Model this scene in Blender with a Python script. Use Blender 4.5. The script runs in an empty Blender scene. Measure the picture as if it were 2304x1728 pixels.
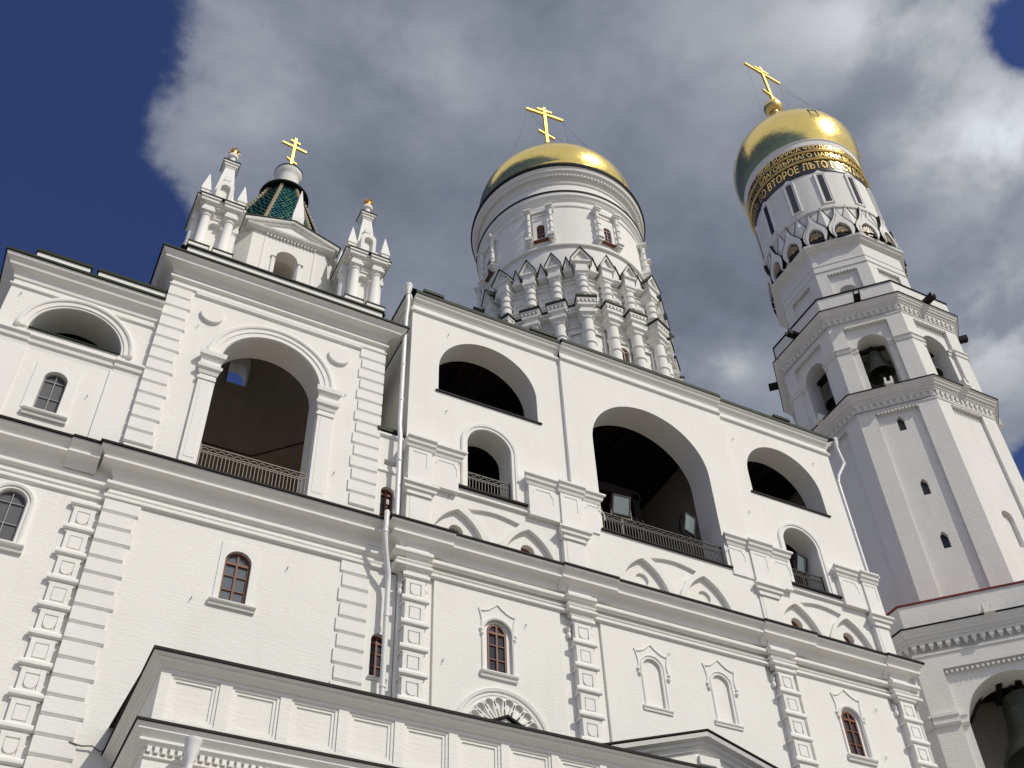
import bpy, math, random
from mathutils import Vector, Matrix
from mathutils.geometry import tessellate_polygon
random.seed(7)
PI = math.pi
S = bpy.context.scene
C = S.collection

# ------------------------------------------------------------------ camera
cam = bpy.data.cameras.new('camera'); camo = bpy.data.objects.new('camera', cam); C.objects.link(camo)
cam.sensor_width = 36.0; cam.lens = 38.31; cam.clip_start = 0.1; cam.clip_end = 3000
YAW, PITCH, ROLL = 0.49898974, 0.80031479, -0.04791578
fw = Vector((math.sin(YAW)*math.cos(PITCH), math.cos(YAW)*math.cos(PITCH), math.sin(PITCH)))
rt = Vector((math.cos(YAW), -math.sin(YAW), 0)); up = rt.cross(fw)
R2 = rt*math.cos(ROLL)+up*math.sin(ROLL); U2 = -rt*math.sin(ROLL)+up*math.cos(ROLL)
camo.matrix_world = Matrix(((R2.x, U2.x, -fw.x, -0.3651), (R2.y, U2.y, -fw.y, -26.4271), (R2.z, U2.z, -fw.z, 1.4158), (0, 0, 0, 1)))
S.camera = camo
S.render.resolution_x = 1024; S.render.resolution_y = 768

# ------------------------------------------------------------------ light
SUN_AZ, SUN_EL = math.radians(24), math.radians(44)      # azimuth to the right of the facade's normal
sl = bpy.data.lights.new('sun', 'SUN'); sl.energy = 3.0; sl.angle = math.radians(0.55); sl.color = (1, 0.94, 0.82)
so = bpy.data.objects.new('sun', sl); C.objects.link(so)
sv = Vector((math.sin(SUN_AZ)*math.cos(SUN_EL), -math.cos(SUN_AZ)*math.cos(SUN_EL), math.sin(SUN_EL)))
so.rotation_euler = sv.to_track_quat('Z', 'Y').to_euler(); so.location = (40, -60, 90)
S.view_settings.view_transform = 'Standard'; S.view_settings.look = 'None'
S.view_settings.exposure = 0.0; S.view_settings.gamma = 1.0; S.view_settings.use_curve_mapping = False
S.cycles.max_bounces = 8; S.cycles.diffuse_bounces = 5; S.cycles.glossy_bounces = 4

def nd(nt, typ, **kw):
    n = nt.nodes.new(typ)
    for k, v in kw.items(): setattr(n, k, v)
    return n

def build_world():
    w = bpy.data.worlds.new('World'); S.world = w; w.use_nodes = True
    nt = w.node_tree; nt.nodes.clear(); L = nt.links.new
    out = nd(nt, 'ShaderNodeOutputWorld'); bg = nd(nt, 'ShaderNodeBackground'); L(bg.outputs[0], out.inputs[0])
    sky = nd(nt, 'ShaderNodeTexSky', sky_type='NISHITA', sun_disc=False)
    sky.sun_elevation = SUN_EL; sky.sun_rotation = PI - SUN_AZ; sky.altitude = 900; sky.air_density = 1.0; sky.dust_density = 0.3; sky.ozone_density = 3.0
    bg.inputs['Strength'].default_value = 0.055
    tc = nd(nt, 'ShaderNodeTexCoord')
    def mth(op, a, b=None, c=None, clamp=False):
        n = nd(nt, 'ShaderNodeMath', operation=op, use_clamp=clamp)
        for i, v in enumerate((a, b, c)):
            if v is None: continue
            if isinstance(v, (int, float)): n.inputs[i].default_value = v
            else: L(v, n.inputs[i])
        return n.outputs[0]
    def smooth(v, a, b):
        n = nd(nt, 'ShaderNodeMapRange', interpolation_type='SMOOTHSTEP'); L(v, n.inputs[0])
        n.inputs[1].default_value = a; n.inputs[2].default_value = b
        return n.outputs[0]
    sp = nd(nt, 'ShaderNodeSeparateXYZ'); L(tc.outputs['Generated'], sp.inputs[0])
    zc = mth('MAXIMUM', sp.outputs[2], 0.12)
    px = mth('DIVIDE', sp.outputs[0], zc); py = mth('DIVIDE', sp.outputs[1], zc)
    cb = nd(nt, 'ShaderNodeCombineXYZ'); L(px, cb.inputs[0]); L(py, cb.inputs[1])
    def noise(scale, detail, rough, dist=0.0, off=(0, 0, 0)):
        m = nd(nt, 'ShaderNodeMapping'); L(cb.outputs[0], m.inputs[0]); m.inputs['Location'].default_value = off
        n = nd(nt, 'ShaderNodeTexNoise'); L(m.outputs[0], n.inputs['Vector'])
        n.inputs['Scale'].default_value = scale; n.inputs['Detail'].default_value = detail; n.inputs['Roughness'].default_value = rough; n.inputs['Distortion'].default_value = dist
        return n.outputs[0]
    def blob(cx, cy, rx, ry, k=1.0):
        dx = mth('DIVIDE', mth('SUBTRACT', px, cx), rx); dy = mth('DIVIDE', mth('SUBTRACT', py, cy), ry)
        r2 = mth('ADD', mth('MULTIPLY', dx, dx), mth('MULTIPLY', dy, dy))
        return mth('MULTIPLY', mth('EXPONENT', mth('MULTIPLY', r2, -1.0)), k)
    fine = noise(4.6, 9, 0.58, 0.15); fine2 = noise(15, 7, 0.58, 0.1, (3.1, 1.7, 0)); broad = noise(2.2, 4, 0.5, 0.3, (0.6, 4.2, 0))
    # cover: the big bank begins east of px = -0.05; a clear gap south-west and holes to the east
    edge = mth('ADD', px, 0.045)
    edge = mth('SUBTRACT', edge, mth('MULTIPLY', smooth(py, 0.68, 0.84), 0.105))
    cov = mth('MULTIPLY', edge, 8.0)
    cov = mth('MINIMUM', cov, 0.75)
    for b in ((0.715, 0.20, 0.075, 0.055, -1.25), (0.80, 0.17, 0.06, 0.05, -0.7), (1.20, 0.66, 0.07, 0.08, -0.9), (0.66, 0.82, 0.06, 0.06, -0.35), (0.12, 0.97, 0.15, 0.12, -1.8), (0.33, 0.82, 0.06, 0.10, -0.45)):
        cov = mth('ADD', cov, blob(*b))
    south = mth('SUBTRACT', mth('SUBTRACT', 0.51, mth('MULTIPLY', px, 0.485)), py)     # > 0.1: unseen sky overhead and behind, given added cloud for fill and dome reflections
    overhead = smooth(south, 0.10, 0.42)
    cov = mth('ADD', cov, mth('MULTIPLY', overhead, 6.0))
    west = mth('MULTIPLY', smooth(px, -0.55, -0.95), 0.9)     # unseen cloud added far outside the view to keep the fill light neutral
    cov = mth('ADD', cov, west)
    cov = mth('ADD', cov, mth('MULTIPLY', mth('SUBTRACT', fine, 0.5), 1.5))
    cov = mth('ADD', cov, mth('MULTIPLY', mth('SUBTRACT', fine2, 0.5), 0.55))
    mask = smooth(cov, -0.10, 0.30)
    mask = mth('MULTIPLY', mask, smooth(sp.outputs[2], 0.0, 0.1))
    # brightness of the clouds: thick grey middle, bright towers to the east
    br = mth('ADD', 0.262, mth('MULTIPLY', mth('SUBTRACT', broad, 0.5), 0.14))
    br = mth('ADD', br, mth('MULTIPLY', overhead, 0.30))  # extra brightness added to the unseen cloud, so the domes mirror warm gold
    br = mth('ADD', br, mth('MULTIPLY', mth('SUBTRACT', fine, 0.5), 0.26))
    br = mth('ADD', br, mth('MULTIPLY', mth('SUBTRACT', fine2, 0.5), 0.08))
    puff = mth('ADD', 0.25, mth('MULTIPLY', smooth(fine, 0.36, 0.62), 1.0))
    for b in ((0.57, 0.25, 0.12, 0.08, 0.30), (0.78, 0.31, 0.08, 0.07, 0.42), (0.97, 0.52, 0.12, 0.10, 0.30), (0.70, 0.36, 0.05, 0.05, 0.12), (0.19, 0.50, 0.08, 0.08, 0.10), (0.03, 0.60, 0.06, 0.12, 0.10), (0.70, 0.715, 0.04, 0.04, 0.22),
              (0.40, 0.36, 0.12, 0.10, 0.06), (0.30, 0.66, 0.16, 0.12, -0.05), (0.62, 0.60, 0.10, 0.10, -0.06), (0.72, 0.44, 0.08, 0.10, -0.03)):
        br = mth('ADD', br, mth('MULTIPLY', blob(*b), puff) if b[4] > 0 else blob(*b))
    br = mth('ADD', br, mth('MULTIPLY', smooth(sp.outputs[2], 0.55, 0.12), 0.22))  # low cloud brightened towards the horizon, added for dome reflections and ambient fill
    rim = mth('MULTIPLY', mth('MULTIPLY', mask, mth('SUBTRACT', 1.0, mask)), 0.12)
    br = mth('MAXIMUM', mth('ADD', br, rim), 0.10)
    br = mth('DIVIDE', br, 0.055)
    cr = nd(nt, 'ShaderNodeCombineColor')
    warm = smooth(mth('MULTIPLY', br, 0.055), 0.15, 0.5)
    L(mth('MULTIPLY', br, mth('ADD', 0.80, mth('MULTIPLY', warm, 0.16))), cr.inputs[0])
    L(mth('MULTIPLY', br, mth('ADD', 0.92, mth('MULTIPLY', warm, 0.08))), cr.inputs[1])
    L(mth('MULTIPLY', br, mth('ADD', 1.20, mth('MULTIPLY', warm, -0.12))), cr.inputs[2])
    tint = nd(nt, 'ShaderNodeMix', data_type='RGBA', blend_type='MULTIPLY'); tint.inputs[0].default_value = 1.0
    L(sky.outputs[0], tint.inputs[6]); tint.inputs[7].default_value = (0.86, 0.90, 1.38, 1)
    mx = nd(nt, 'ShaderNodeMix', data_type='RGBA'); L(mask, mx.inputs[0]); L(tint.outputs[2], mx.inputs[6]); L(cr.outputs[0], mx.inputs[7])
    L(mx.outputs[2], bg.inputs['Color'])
build_world()

# ------------------------------------------------------------------ materials
def mat(name, col, rough=0.8, metal=0.0, spec=0.3):
    m = bpy.data.materials.new(name); m.use_nodes = True; b = m.node_tree.nodes['Principled BSDF']
    b.inputs['Base Color'].default_value = (*col, 1); b.inputs['Roughness'].default_value = rough; b.inputs['Metallic'].default_value = metal
    b.inputs['Specular IOR Level'].default_value = spec
    return m
def plaster(name, col, brick=0.0, grime=0.10):
    m = mat(name, col, 0.85, 0, 0.2); nt = m.node_tree; L = nt.links.new; b = nt.nodes['Principled BSDF']
    g = nd(nt, 'ShaderNodeNewGeometry')
    n1 = nd(nt, 'ShaderNodeTexNoise'); L(g.outputs['Position'], n1.inputs['Vector']); n1.inputs['Scale'].default_value = 0.45; n1.inputs['Detail'].default_value = 7; n1.inputs['Roughness'].default_value = 0.62
    mp = nd(nt, 'ShaderNodeMapping'); L(g.outputs['Position'], mp.inputs[0]); mp.inputs['Scale'].default_value = (2.6, 2.6, 0.25)
    n2 = nd(nt, 'ShaderNodeTexNoise'); L(mp.outputs[0], n2.inputs['Vector']); n2.inputs['Scale'].default_value = 1.0; n2.inputs['Detail'].default_value = 5
    r = nd(nt, 'ShaderNodeMapRange'); L(n1.outputs[0], r.inputs[0]); r.inputs[1].default_value = 0.38; r.inputs[2].default_value = 0.72; r.inputs[3].default_value = 0.0; r.inputs[4].default_value = grime
    r2 = nd(nt, 'ShaderNodeMapRange'); L(n2.outputs[0], r2.inputs[0]); r2.inputs[1].default_value = 0.52; r2.inputs[2].default_value = 0.8; r2.inputs[3].default_value = 0.0; r2.inputs[4].default_value = grime*0.9
    ad = nd(nt, 'ShaderNodeMath', operation='ADD'); L(r.outputs[0], ad.inputs[0]); L(r2.outputs[0], ad.inputs[1])
    mx = nd(nt, 'ShaderNodeMix', data_type='RGBA'); L(ad.outputs[0], mx.inputs[0]); mx.inputs[6].default_value = (*col, 1); mx.inputs[7].default_value = (0.42, 0.40, 0.36, 1)
    L(mx.outputs[2], b.inputs['Base Color'])
    nb = nd(nt, 'ShaderNodeTexNoise'); mp2 = nd(nt, 'ShaderNodeMapping'); L(g.outputs['Position'], mp2.inputs[0]); mp2.inputs['Scale'].default_value = (3.0, 3.0, 9.0)
    L(mp2.outputs[0], nb.inputs['Vector']); nb.inputs['Scale'].default_value = 1.4; nb.inputs['Detail'].default_value = 5; nb.inputs['Roughness'].default_value = 0.65
    h = nb.outputs[0]; bump = nd(nt, 'ShaderNodeBump'); bump.inputs['Distance'].default_value = 0.03; bump.inputs['Strength'].default_value = 0.35
    if brick:
        sx = nd(nt, 'ShaderNodeSeparateXYZ'); L(g.outputs['Position'], sx.inputs[0])
        sb = nd(nt, 'ShaderNodeMath', operation='SUBTRACT'); L(sx.outputs[0], sb.inputs[0]); L(sx.outputs[1], sb.inputs[1])
        cv = nd(nt, 'ShaderNodeCombineXYZ'); L(sb.outputs[0], cv.inputs[0]); L(sx.outputs[2], cv.inputs[1])
        br = nd(nt, 'ShaderNodeTexBrick'); L(cv.outputs[0], br.inputs['Vector']); br.inputs['Scale'].default_value = 1.0
        br.inputs['Brick Width'].default_value = 0.34; br.inputs['Row Height'].default_value = 0.115; br.inputs['Mortar Size'].default_value = 0.016; br.inputs['Mortar Smooth'].default_value = 0.9
        br.inputs['Color1'].default_value = (1, 1, 1, 1); br.inputs['Color2'].default_value = (0.35, 0.35, 0.35, 1); br.inputs['Mortar'].default_value = (0, 0, 0, 1)
        ml = nd(nt, 'ShaderNodeMath', operation='MULTIPLY_ADD'); L(br.outputs[0], ml.inputs[0]); ml.inputs[1].default_value = brick; L(nb.outputs[0], ml.inputs[2]); h = ml.outputs[0]
    L(h, bump.inputs['Height']); L(bump.outputs[0], b.inputs['Normal'])
    return m
M_WALL = plaster('white_painted_brick', (0.80, 0.79, 0.755), 0.22, 0.10)
M_TRIM = plaster('white_painted_stucco', (0.80, 0.79, 0.76), 0.0, 0.08)
M_TOWER = plaster('white_painted_old_brick', (0.77, 0.76, 0.73), 0.7, 0.14)
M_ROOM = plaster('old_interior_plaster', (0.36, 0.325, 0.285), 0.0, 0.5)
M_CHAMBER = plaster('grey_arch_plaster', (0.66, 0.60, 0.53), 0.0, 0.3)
M_FLOOR2 = mat('worn_stone_floor', (0.42, 0.38, 0.32), 0.9)
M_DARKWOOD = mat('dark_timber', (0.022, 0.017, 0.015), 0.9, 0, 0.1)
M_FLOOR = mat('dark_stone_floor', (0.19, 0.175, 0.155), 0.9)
M_ROOF = mat('dark_green_sheet_metal', (0.013, 0.020, 0.010), 0.6, 0, 0.2)
M_EDGE = mat('dark_flashing', (0.012, 0.011, 0.010), 0.65, 0, 0.15)
M_RED = mat('red_sheet_metal', (0.20, 0.035, 0.035), 0.6)
M_IRON = mat('wrought_iron', (0.045, 0.042, 0.04), 0.5, 0.3, 0.4)
M_RAIL = mat('worn_grey_iron', (0.16, 0.145, 0.125), 0.55, 0.2, 0.4)
M_PIPE = mat('white_enamelled_metal', (0.74, 0.74, 0.74), 0.32, 0.0, 0.5)
M_WOOD = mat('brown_varnished_wood', (0.17, 0.062, 0.032), 0.5)
M_GREYFRAME = mat('grey_painted_frame', (0.30, 0.30, 0.31), 0.6)
M_GLASS = mat('dark_window_glass', (0.035, 0.038, 0.055), 0.12, 0.0, 0.35)
M_GREYGLASS = mat('grey_leaded_glass', (0.075, 0.075, 0.085), 0.45, 0.0, 0.35)
M_CURTAIN = mat('grey_window_glass', (0.13, 0.15, 0.17), 0.08, 0.0, 0.5)
M_LAMP = mat('floodlight_glass', (0.20, 0.25, 0.26), 0.15, 0.0, 0.6)
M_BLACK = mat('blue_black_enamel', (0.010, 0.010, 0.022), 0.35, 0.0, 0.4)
M_BRONZE = mat('dark_patinated_bronze', (0.075, 0.085, 0.07), 0.45, 0.5, 0.4)
M_RIDGE = mat('ochre_glazed_ridge_tile', (0.42, 0.33, 0.22), 0.4)
def gold_mat(name, col, rough, panel):
    m = mat(name, col, rough, 1.0); nt = m.node_tree; L = nt.links.new; b = nt.nodes['Principled BSDF']
    g = nd(nt, 'ShaderNodeTexCoord'); n = nd(nt, 'ShaderNodeTexNoise'); L(g.outputs['Object'], n.inputs['Vector']); n.inputs['Scale'].default_value = 1.1; n.inputs['Detail'].default_value = 4
    bu = nd(nt, 'ShaderNodeBump'); bu.inputs['Strength'].default_value = panel; bu.inputs['Distance'].default_value = 0.12; L(n.outputs[0], bu.inputs['Height']); L(bu.outputs[0], b.inputs['Normal'])
    n3 = nd(nt, 'ShaderNodeTexNoise'); L(g.outputs['Object'], n3.inputs['Vector']); n3.inputs['Scale'].default_value = 3.0; n3.inputs['Detail'].default_value = 5
    rr = nd(nt, 'ShaderNodeMapRange'); L(n3.outputs[0], rr.inputs[0]); rr.inputs[3].default_value = rough*0.6; rr.inputs[4].default_value = rough*1.5; L(rr.outputs[0], b.inputs['Roughness'])
    return m
M_GOLD = gold_mat('gilded_copper', (0.96, 0.70, 0.20), 0.19, 0.30)
def dome_gold(name, cx, cy, n, h):
    m = gold_mat(name, (0.96, 0.72, 0.23), 0.19, 0.22); nt = m.node_tree; L = nt.links.new; b = nt.nodes['Principled BSDF']
    g = nd(nt, 'ShaderNodeNewGeometry'); sx = nd(nt, 'ShaderNodeSeparateXYZ'); L(g.outputs['Position'], sx.inputs[0])
    def mt(op, a, c=None):
        q = nd(nt, 'ShaderNodeMath', operation=op)
        for i, v in enumerate((a, c)):
            if v is None: continue
            if isinstance(v, (int, float)): q.inputs[i].default_value = v
            else: L(v, q.inputs[i])
        return q.outputs[0]
    an = mt('MULTIPLY', mt('ARCTAN2', mt('SUBTRACT', sx.outputs[1], cy), mt('SUBTRACT', sx.outputs[0], cx)), n/(2*PI))
    cv = nd(nt, 'ShaderNodeCombineXYZ'); L(an, cv.inputs[0]); L(mt('DIVIDE', sx.outputs[2], h), cv.inputs[1])
    br = nd(nt, 'ShaderNodeTexBrick'); L(cv.outputs[0], br.inputs['Vector']); br.inputs['Scale'].default_value = 1.0; br.inputs['Brick Width'].default_value = 1.0; br.inputs['Row Height'].default_value = 1.0
    br.inputs['Mortar Size'].default_value = 0.012; br.inputs['Mortar Smooth'].default_value = 0.6; br.inputs['Color1'].default_value = (1, 1, 1, 1); br.inputs['Color2'].default_value = (0.72, 0.72, 0.72, 1); br.inputs['Mortar'].default_value = (0.2, 0.2, 0.2, 1)
    b2 = nd(nt, 'ShaderNodeBump'); b2.inputs['Strength'].default_value = 0.10; b2.inputs['Distance'].default_value = 0.05; L(br.outputs[0], b2.inputs['Height'])
    old = b.inputs['Normal'].links[0].from_socket; L(old, b2.inputs['Normal']); L(b2.outputs[0], b.inputs['Normal'])
    mx = nd(nt, 'ShaderNodeMix', data_type='RGBA'); L(br.outputs[0], mx.inputs[0]); mx.inputs[6].default_value = (0.80, 0.55, 0.15, 1); mx.inputs[7].default_value = (0.97, 0.74, 0.25, 1); L(mx.outputs[2], b.inputs['Base Color'])
    return m
M_GOLDT = gold_mat('gilded_trim', (0.88, 0.62, 0.22), 0.30, 0.1)
M_CROSS = gold_mat('gilded_cross_metal', (0.72, 0.53, 0.17), 0.55, 0.05)
M_ORANGE = gold_mat('dark_gilt_star_metal', (0.70, 0.36, 0.08), 0.35, 0.1)
def tile_mat():
    m = mat('green_blue_glazed_tile', (0.02, 0.12, 0.12), 0.18, 0, 0.6); nt = m.node_tree; L = nt.links.new; b = nt.nodes['Principled BSDF']
    g = nd(nt, 'ShaderNodeNewGeometry'); v = nd(nt, 'ShaderNodeTexVoronoi'); L(g.outputs['Position'], v.inputs['Vector']); v.inputs['Scale'].default_value = 4.5
    cr = nd(nt, 'ShaderNodeValToRGB'); e = cr.color_ramp.elements; e[0].color = (0.03, 0.12, 0.24, 1); e[1].color = (0.27, 0.52, 0.32, 1); x = e.new(0.5); x.color = (0.07, 0.32, 0.34, 1)
    sp = nd(nt, 'ShaderNodeSeparateColor'); L(v.outputs['Color'], sp.inputs[0]); L(sp.outputs[0], cr.inputs[0]); L(cr.outputs[0], b.inputs['Base Color'])
    return m
M_TILE = tile_mat()
def ground_mat():
    m = mat('grey_stone_paving', (0.3, 0.28, 0.245), 0.85); nt = m.node_tree; L = nt.links.new; b = nt.nodes['Principled BSDF']
    g = nd(nt, 'ShaderNodeNewGeometry'); br = nd(nt, 'ShaderNodeTexBrick'); L(g.outputs['Position'], br.inputs['Vector']); br.inputs['Scale'].default_value = 1.0
    br.inputs['Color1'].default_value = (0.33, 0.305, 0.265, 1); br.inputs['Color2'].default_value = (0.27, 0.25, 0.22, 1); br.inputs['Mortar'].default_value = (0.09, 0.085, 0.08, 1); br.inputs['Mortar Size'].default_value = 0.012
    L(br.outputs[0], b.inputs['Base Color']); return m
M_GROUND = ground_mat()

# ------------------------------------------------------------------ mesh helpers
class M:
    """collects shapes; local coordinates (u right, y into the wall, z up) pass through xf"""
    def __init__(s, xf=None): s.v = []; s.f = []; s.xf = xf
    def pts(s, P):
        b = len(s.v); s.v += [s.xf(*p) for p in P] if s.xf else [tuple(p) for p in P]; return b
    def poly(s, P):
        b = s.pts(P); s.f.append(tuple(range(b, b+len(P))))
    def box(s, x0, x1, y0, y1, z0, z1):
        b = s.pts([(x0, y0, z0), (x1, y0, z0), (x1, y1, z0), (x0, y1, z0), (x0, y0, z1), (x1, y0, z1), (x1, y1, z1), (x0, y1, z1)])
        s.f += [tuple(b+i for i in q) for q in ((0, 1, 2, 3), (4, 7, 6, 5), (0, 4, 5, 1), (1, 5, 6, 2), (2, 6, 7, 3), (3, 7, 4, 0))]
    def loft(s, rings, caps=True, loop=False):
        n = len(rings[0]); b = s.pts([p for r in rings for p in r]); k = len(rings)
        for i in range(k if loop else k-1):
            for j in range(n):
                s.f.append((b+i*n+j, b+i*n+(j+1) % n, b+((i+1) % k)*n+(j+1) % n, b+((i+1) % k)*n+j))
        if caps and not loop:
            s.f.append(tuple(b+j for j in range(n))); s.f.append(tuple(b+(k-1)*n+j for j in range(n)))
    def bar(s, prof, x0, x1):                       # moulding along u, profile [(y,z)]
        s.loft([[(x0, y, z) for y, z in prof], [(x1, y, z) for y, z in prof]])
    def barm(s, prof, x0, x1, m0=0, m1=0, yref=0):  # the same with mitred ends: each end grows by (yref-y)
        s.loft([[(x0-(yref-y)*m0, y, z) for y, z in prof], [(x1+(yref-y)*m1, y, z) for y, z in prof]])
    def side(s, prof, x, y0, y1, sgn, yref=0):      # the return of a moulding along y on a side wall at x
        s.loft([[(x+sgn*(yref-y), y0-(yref-y), z) for y, z in prof], [(x+sgn*(yref-y), y1, z) for y, z in prof]])
    def prism(s, P, y0, y1):                        # polygon [(u,z)] between two depths
        s.loft([[(x, y0, z) for x, z in P], [(x, y1, z) for x, z in P]])
    def arc(s, cx, cz, prof, a0, a1, n=28):         # profile [(r,y)] swept round (cx,cz), angles in degrees
        rings = []
        for i in range(n+1):
            a = math.radians(a0+(a1-a0)*i/n); rings.append([(cx+r*math.cos(a), y, cz+r*math.sin(a)) for r, y in prof])
        s.loft(rings)
    def leg(s, xs, z0, z1):                         # profile [(u,y)] between two heights
        s.loft([[(x, y, z0) for x, y in xs], [(x, y, z1) for x, y in xs]])
    def lathe(s, prof, cx=0, cy=0, n=32, ph=0.0, caps=True):
        s.loft([[(cx+r*math.cos(ph+2*PI*i/n), cy+r*math.sin(ph+2*PI*i/n), z) for i in range(n)] for r, z in prof], caps)
    def octa(s, prof, cx=0, cy=0):                  # profile [(apothem, z)]
        s.lathe([(a/math.cos(PI/8), z) for a, z in prof], cx, cy, 8, PI/8)
    def tube(s, P, r, n=10, caps=True):
        P = [Vector(p) for p in P]; rings = []
        for i, p in enumerate(P):
            d = (P[min(i+1, len(P)-1)]-P[max(i-1, 0)]).normalized()
            a = d.cross(Vector((0, 1, 0)) if abs(d.y) < 0.9 else Vector((1, 0, 0))).normalized(); b = d.cross(a)
            rr = r[i] if isinstance(r, (list, tuple)) else r
            rings.append([tuple(p+a*(rr*math.cos(2*PI*k/n))+b*(rr*math.sin(2*PI*k/n))) for k in range(n)])
        s.loft(rings, caps)
    def wall(s, outline, y, holes=()):              # a plate with holes (polygon, depth, back closed?)
        loops = [outline]+[h[0] for h in holes]
        tri = tessellate_polygon([[Vector((x, z, 0)) for x, z in l] for l in loops])
        b = s.pts([(x, y, z) for l in loops for x, z in l]); s.f += [tuple(b+i for i in t) for t in tri]
        for P, d, back in holes:
            n = len(P); q = s.pts([(x, y, z) for x, z in P]+[(x, y+d, z) for x, z in P])
            s.f += [(q+i, q+(i+1) % n, q+n+(i+1) % n, q+n+i) for i in range(n)]
            if back:
                t2 = tessellate_polygon([[Vector((x, z, 0)) for x, z in P]]); s.f += [tuple(q+n+i for i in t) for t in t2]
    def plate(s, outline, y0, y1, holes=()):        # wall() with outer sides back to y1
        s.wall(outline, y0, holes); n = len(outline)
        q = s.pts([(x, y0, z) for x, z in outline]+[(x, y1, z) for x, z in outline]); s.f += [(q+i, q+(i+1) % n, q+n+(i+1) % n, q+n+i) for i in range(n)]
    def build(s, name, m, parent=None, smooth=False):
        me = bpy.data.meshes.new(name); me.from_pydata(s.v, [], s.f); me.materials.append(m)
        o = bpy.data.objects.new(name, me); C.objects.link(o)
        if smooth is not False:
            me.polygons.foreach_set('use_smooth', [True]*len(me.polygons))
            try: me.set_sharp_from_angle(angle=math.radians(38))
            except Exception: pass
        if parent:
            o.parent = parent
            o.matrix_parent_inverse = Matrix.Translation(-parent.location) if parent.parent is None else Matrix.Identity(4)
        return o
def thing(name, label, cat, loc, group=None):
    o = bpy.data.objects.new(name, None); C.objects.link(o); o.location = loc; o.empty_display_size = 0.5
    o['label'] = label; o['category'] = cat
    if group: o['group'] = group
    return o
def archp(x0, x1, z0, zs, n=20, h=None):            # rectangle with a round top, springing at zs
    c = (x0+x1)/2; r = (x1-x0)/2; h = r if h is None else h
    return [(x0, z0), (x1, z0)]+[(c+r*math.cos(PI*i/n), zs+h*math.sin(PI*i/n)) for i in range(n+1)]
def rectp(x0, x1, z0, z1): return [(x0, z0), (x1, z0), (x1, z1), (x0, z1)]
def circ(cx, cz, r, n=20): return [(cx+r*math.cos(2*PI*i/n), cz+r*math.sin(2*PI*i/n)) for i in range(n)]
def half_round(y, z0, z1, out):                     # profile of a rounded moulding on a wall at y
    zc = (z0+z1)/2; h = (z1-z0)/2
    return [(y+0.02, z0), (y-out*0.55, z0), (y-out*0.95, z0+h*0.45), (y-out, zc), (y-out*0.95, z1-h*0.45), (y-out*0.55, z1), (y+0.02, z1)]
def face_xf(cx, cy, A, ang):                        # local frame of an octagon / drum face, outward angle in degrees
    a = math.radians(ang); nx, ny = math.cos(a), math.sin(a); tx, ty = -ny, nx
    return lambda u, y, z: (cx+nx*(A-y)+tx*u, cy+ny*(A-y)+ty*u, z)
def copy_child(src, parent, dx, dy, dz):
    c = src.copy(); C.objects.link(c); c.parent = parent; c.matrix_parent_inverse = src.matrix_parent_inverse.copy()
    c.location = (src.location[0]+dx, src.location[1]+dy, src.location[2]+dz)
    for g in list(src.children):
        h = g.copy(); C.objects.link(h); h.parent = c; h.matrix_parent_inverse = g.matrix_parent_inverse.copy()
    return c

def window(parent, x0, x1, z0, zs, y, xf=None, fm=None, gm=None, style='wood', frame=0.055):
    """arched casement: the frame is the part, the pane its sub-part"""
    fm = fm or M_WOOD; gm = gm or M_GLASS; c = (x0+x1)/2; r = (x1-x0)/2
    f = M(xf); out = archp(x0, x1, z0, zs); n = len(out)
    inn = archp(x0+frame, x1-frame, z0+frame, zs)
    f.plate(out, y-0.04, y+0.03, [(inn, 0.07, False)])
    t = frame*0.55
    if style == 'wood':
        f.box(c-t, c+t, y-0.045, y+0.02, z0+frame, zs+r-frame)
        f.box(x0+frame, x1-frame, y-0.05, y+0.02, zs-0.05, zs+0.03)
        for k in (0.36, 0.70):
            z = z0+(zs-z0)*k; f.box(x0+frame, x1-frame, y-0.03, y+0.015, z-0.018, z+0.018)
    else:
        f.box(c-0.014, c+0.014, y-0.035, y+0.02, z0+frame, zs+r-frame)
        k = max(2, int((zs-z0)/0.5)); 
        for i in range(1, k+1):
            z = z0+(zs-z0)*i/k; f.box(x0+frame, x1-frame, y-0.03, y+0.015, z-0.012, z+0.012)
    o = f.build('window', fm, parent)
    g = M(xf); g.prism(archp(x0+0.01, x1-0.01, z0+0.01, zs), y+0.012, y+0.025); g.build('pane', gm, o)
    return o
def sill(parent, x0, x1, z1, y, xf=None, h=0.2, out=0.16, name='sill'):
    s = M(xf); s.bar([(y+0.02, z1-h), (y-out*0.45, z1-h), (y-out*0.6, z1-h*0.6), (y-out*0.85, z1-h*0.5), (y-out, z1-h*0.3), (y-out, z1-0.03), (y-out*0.6, z1), (y+0.02, z1)], x0, x1)
    return s.build(name, M_TRIM, parent)
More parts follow.
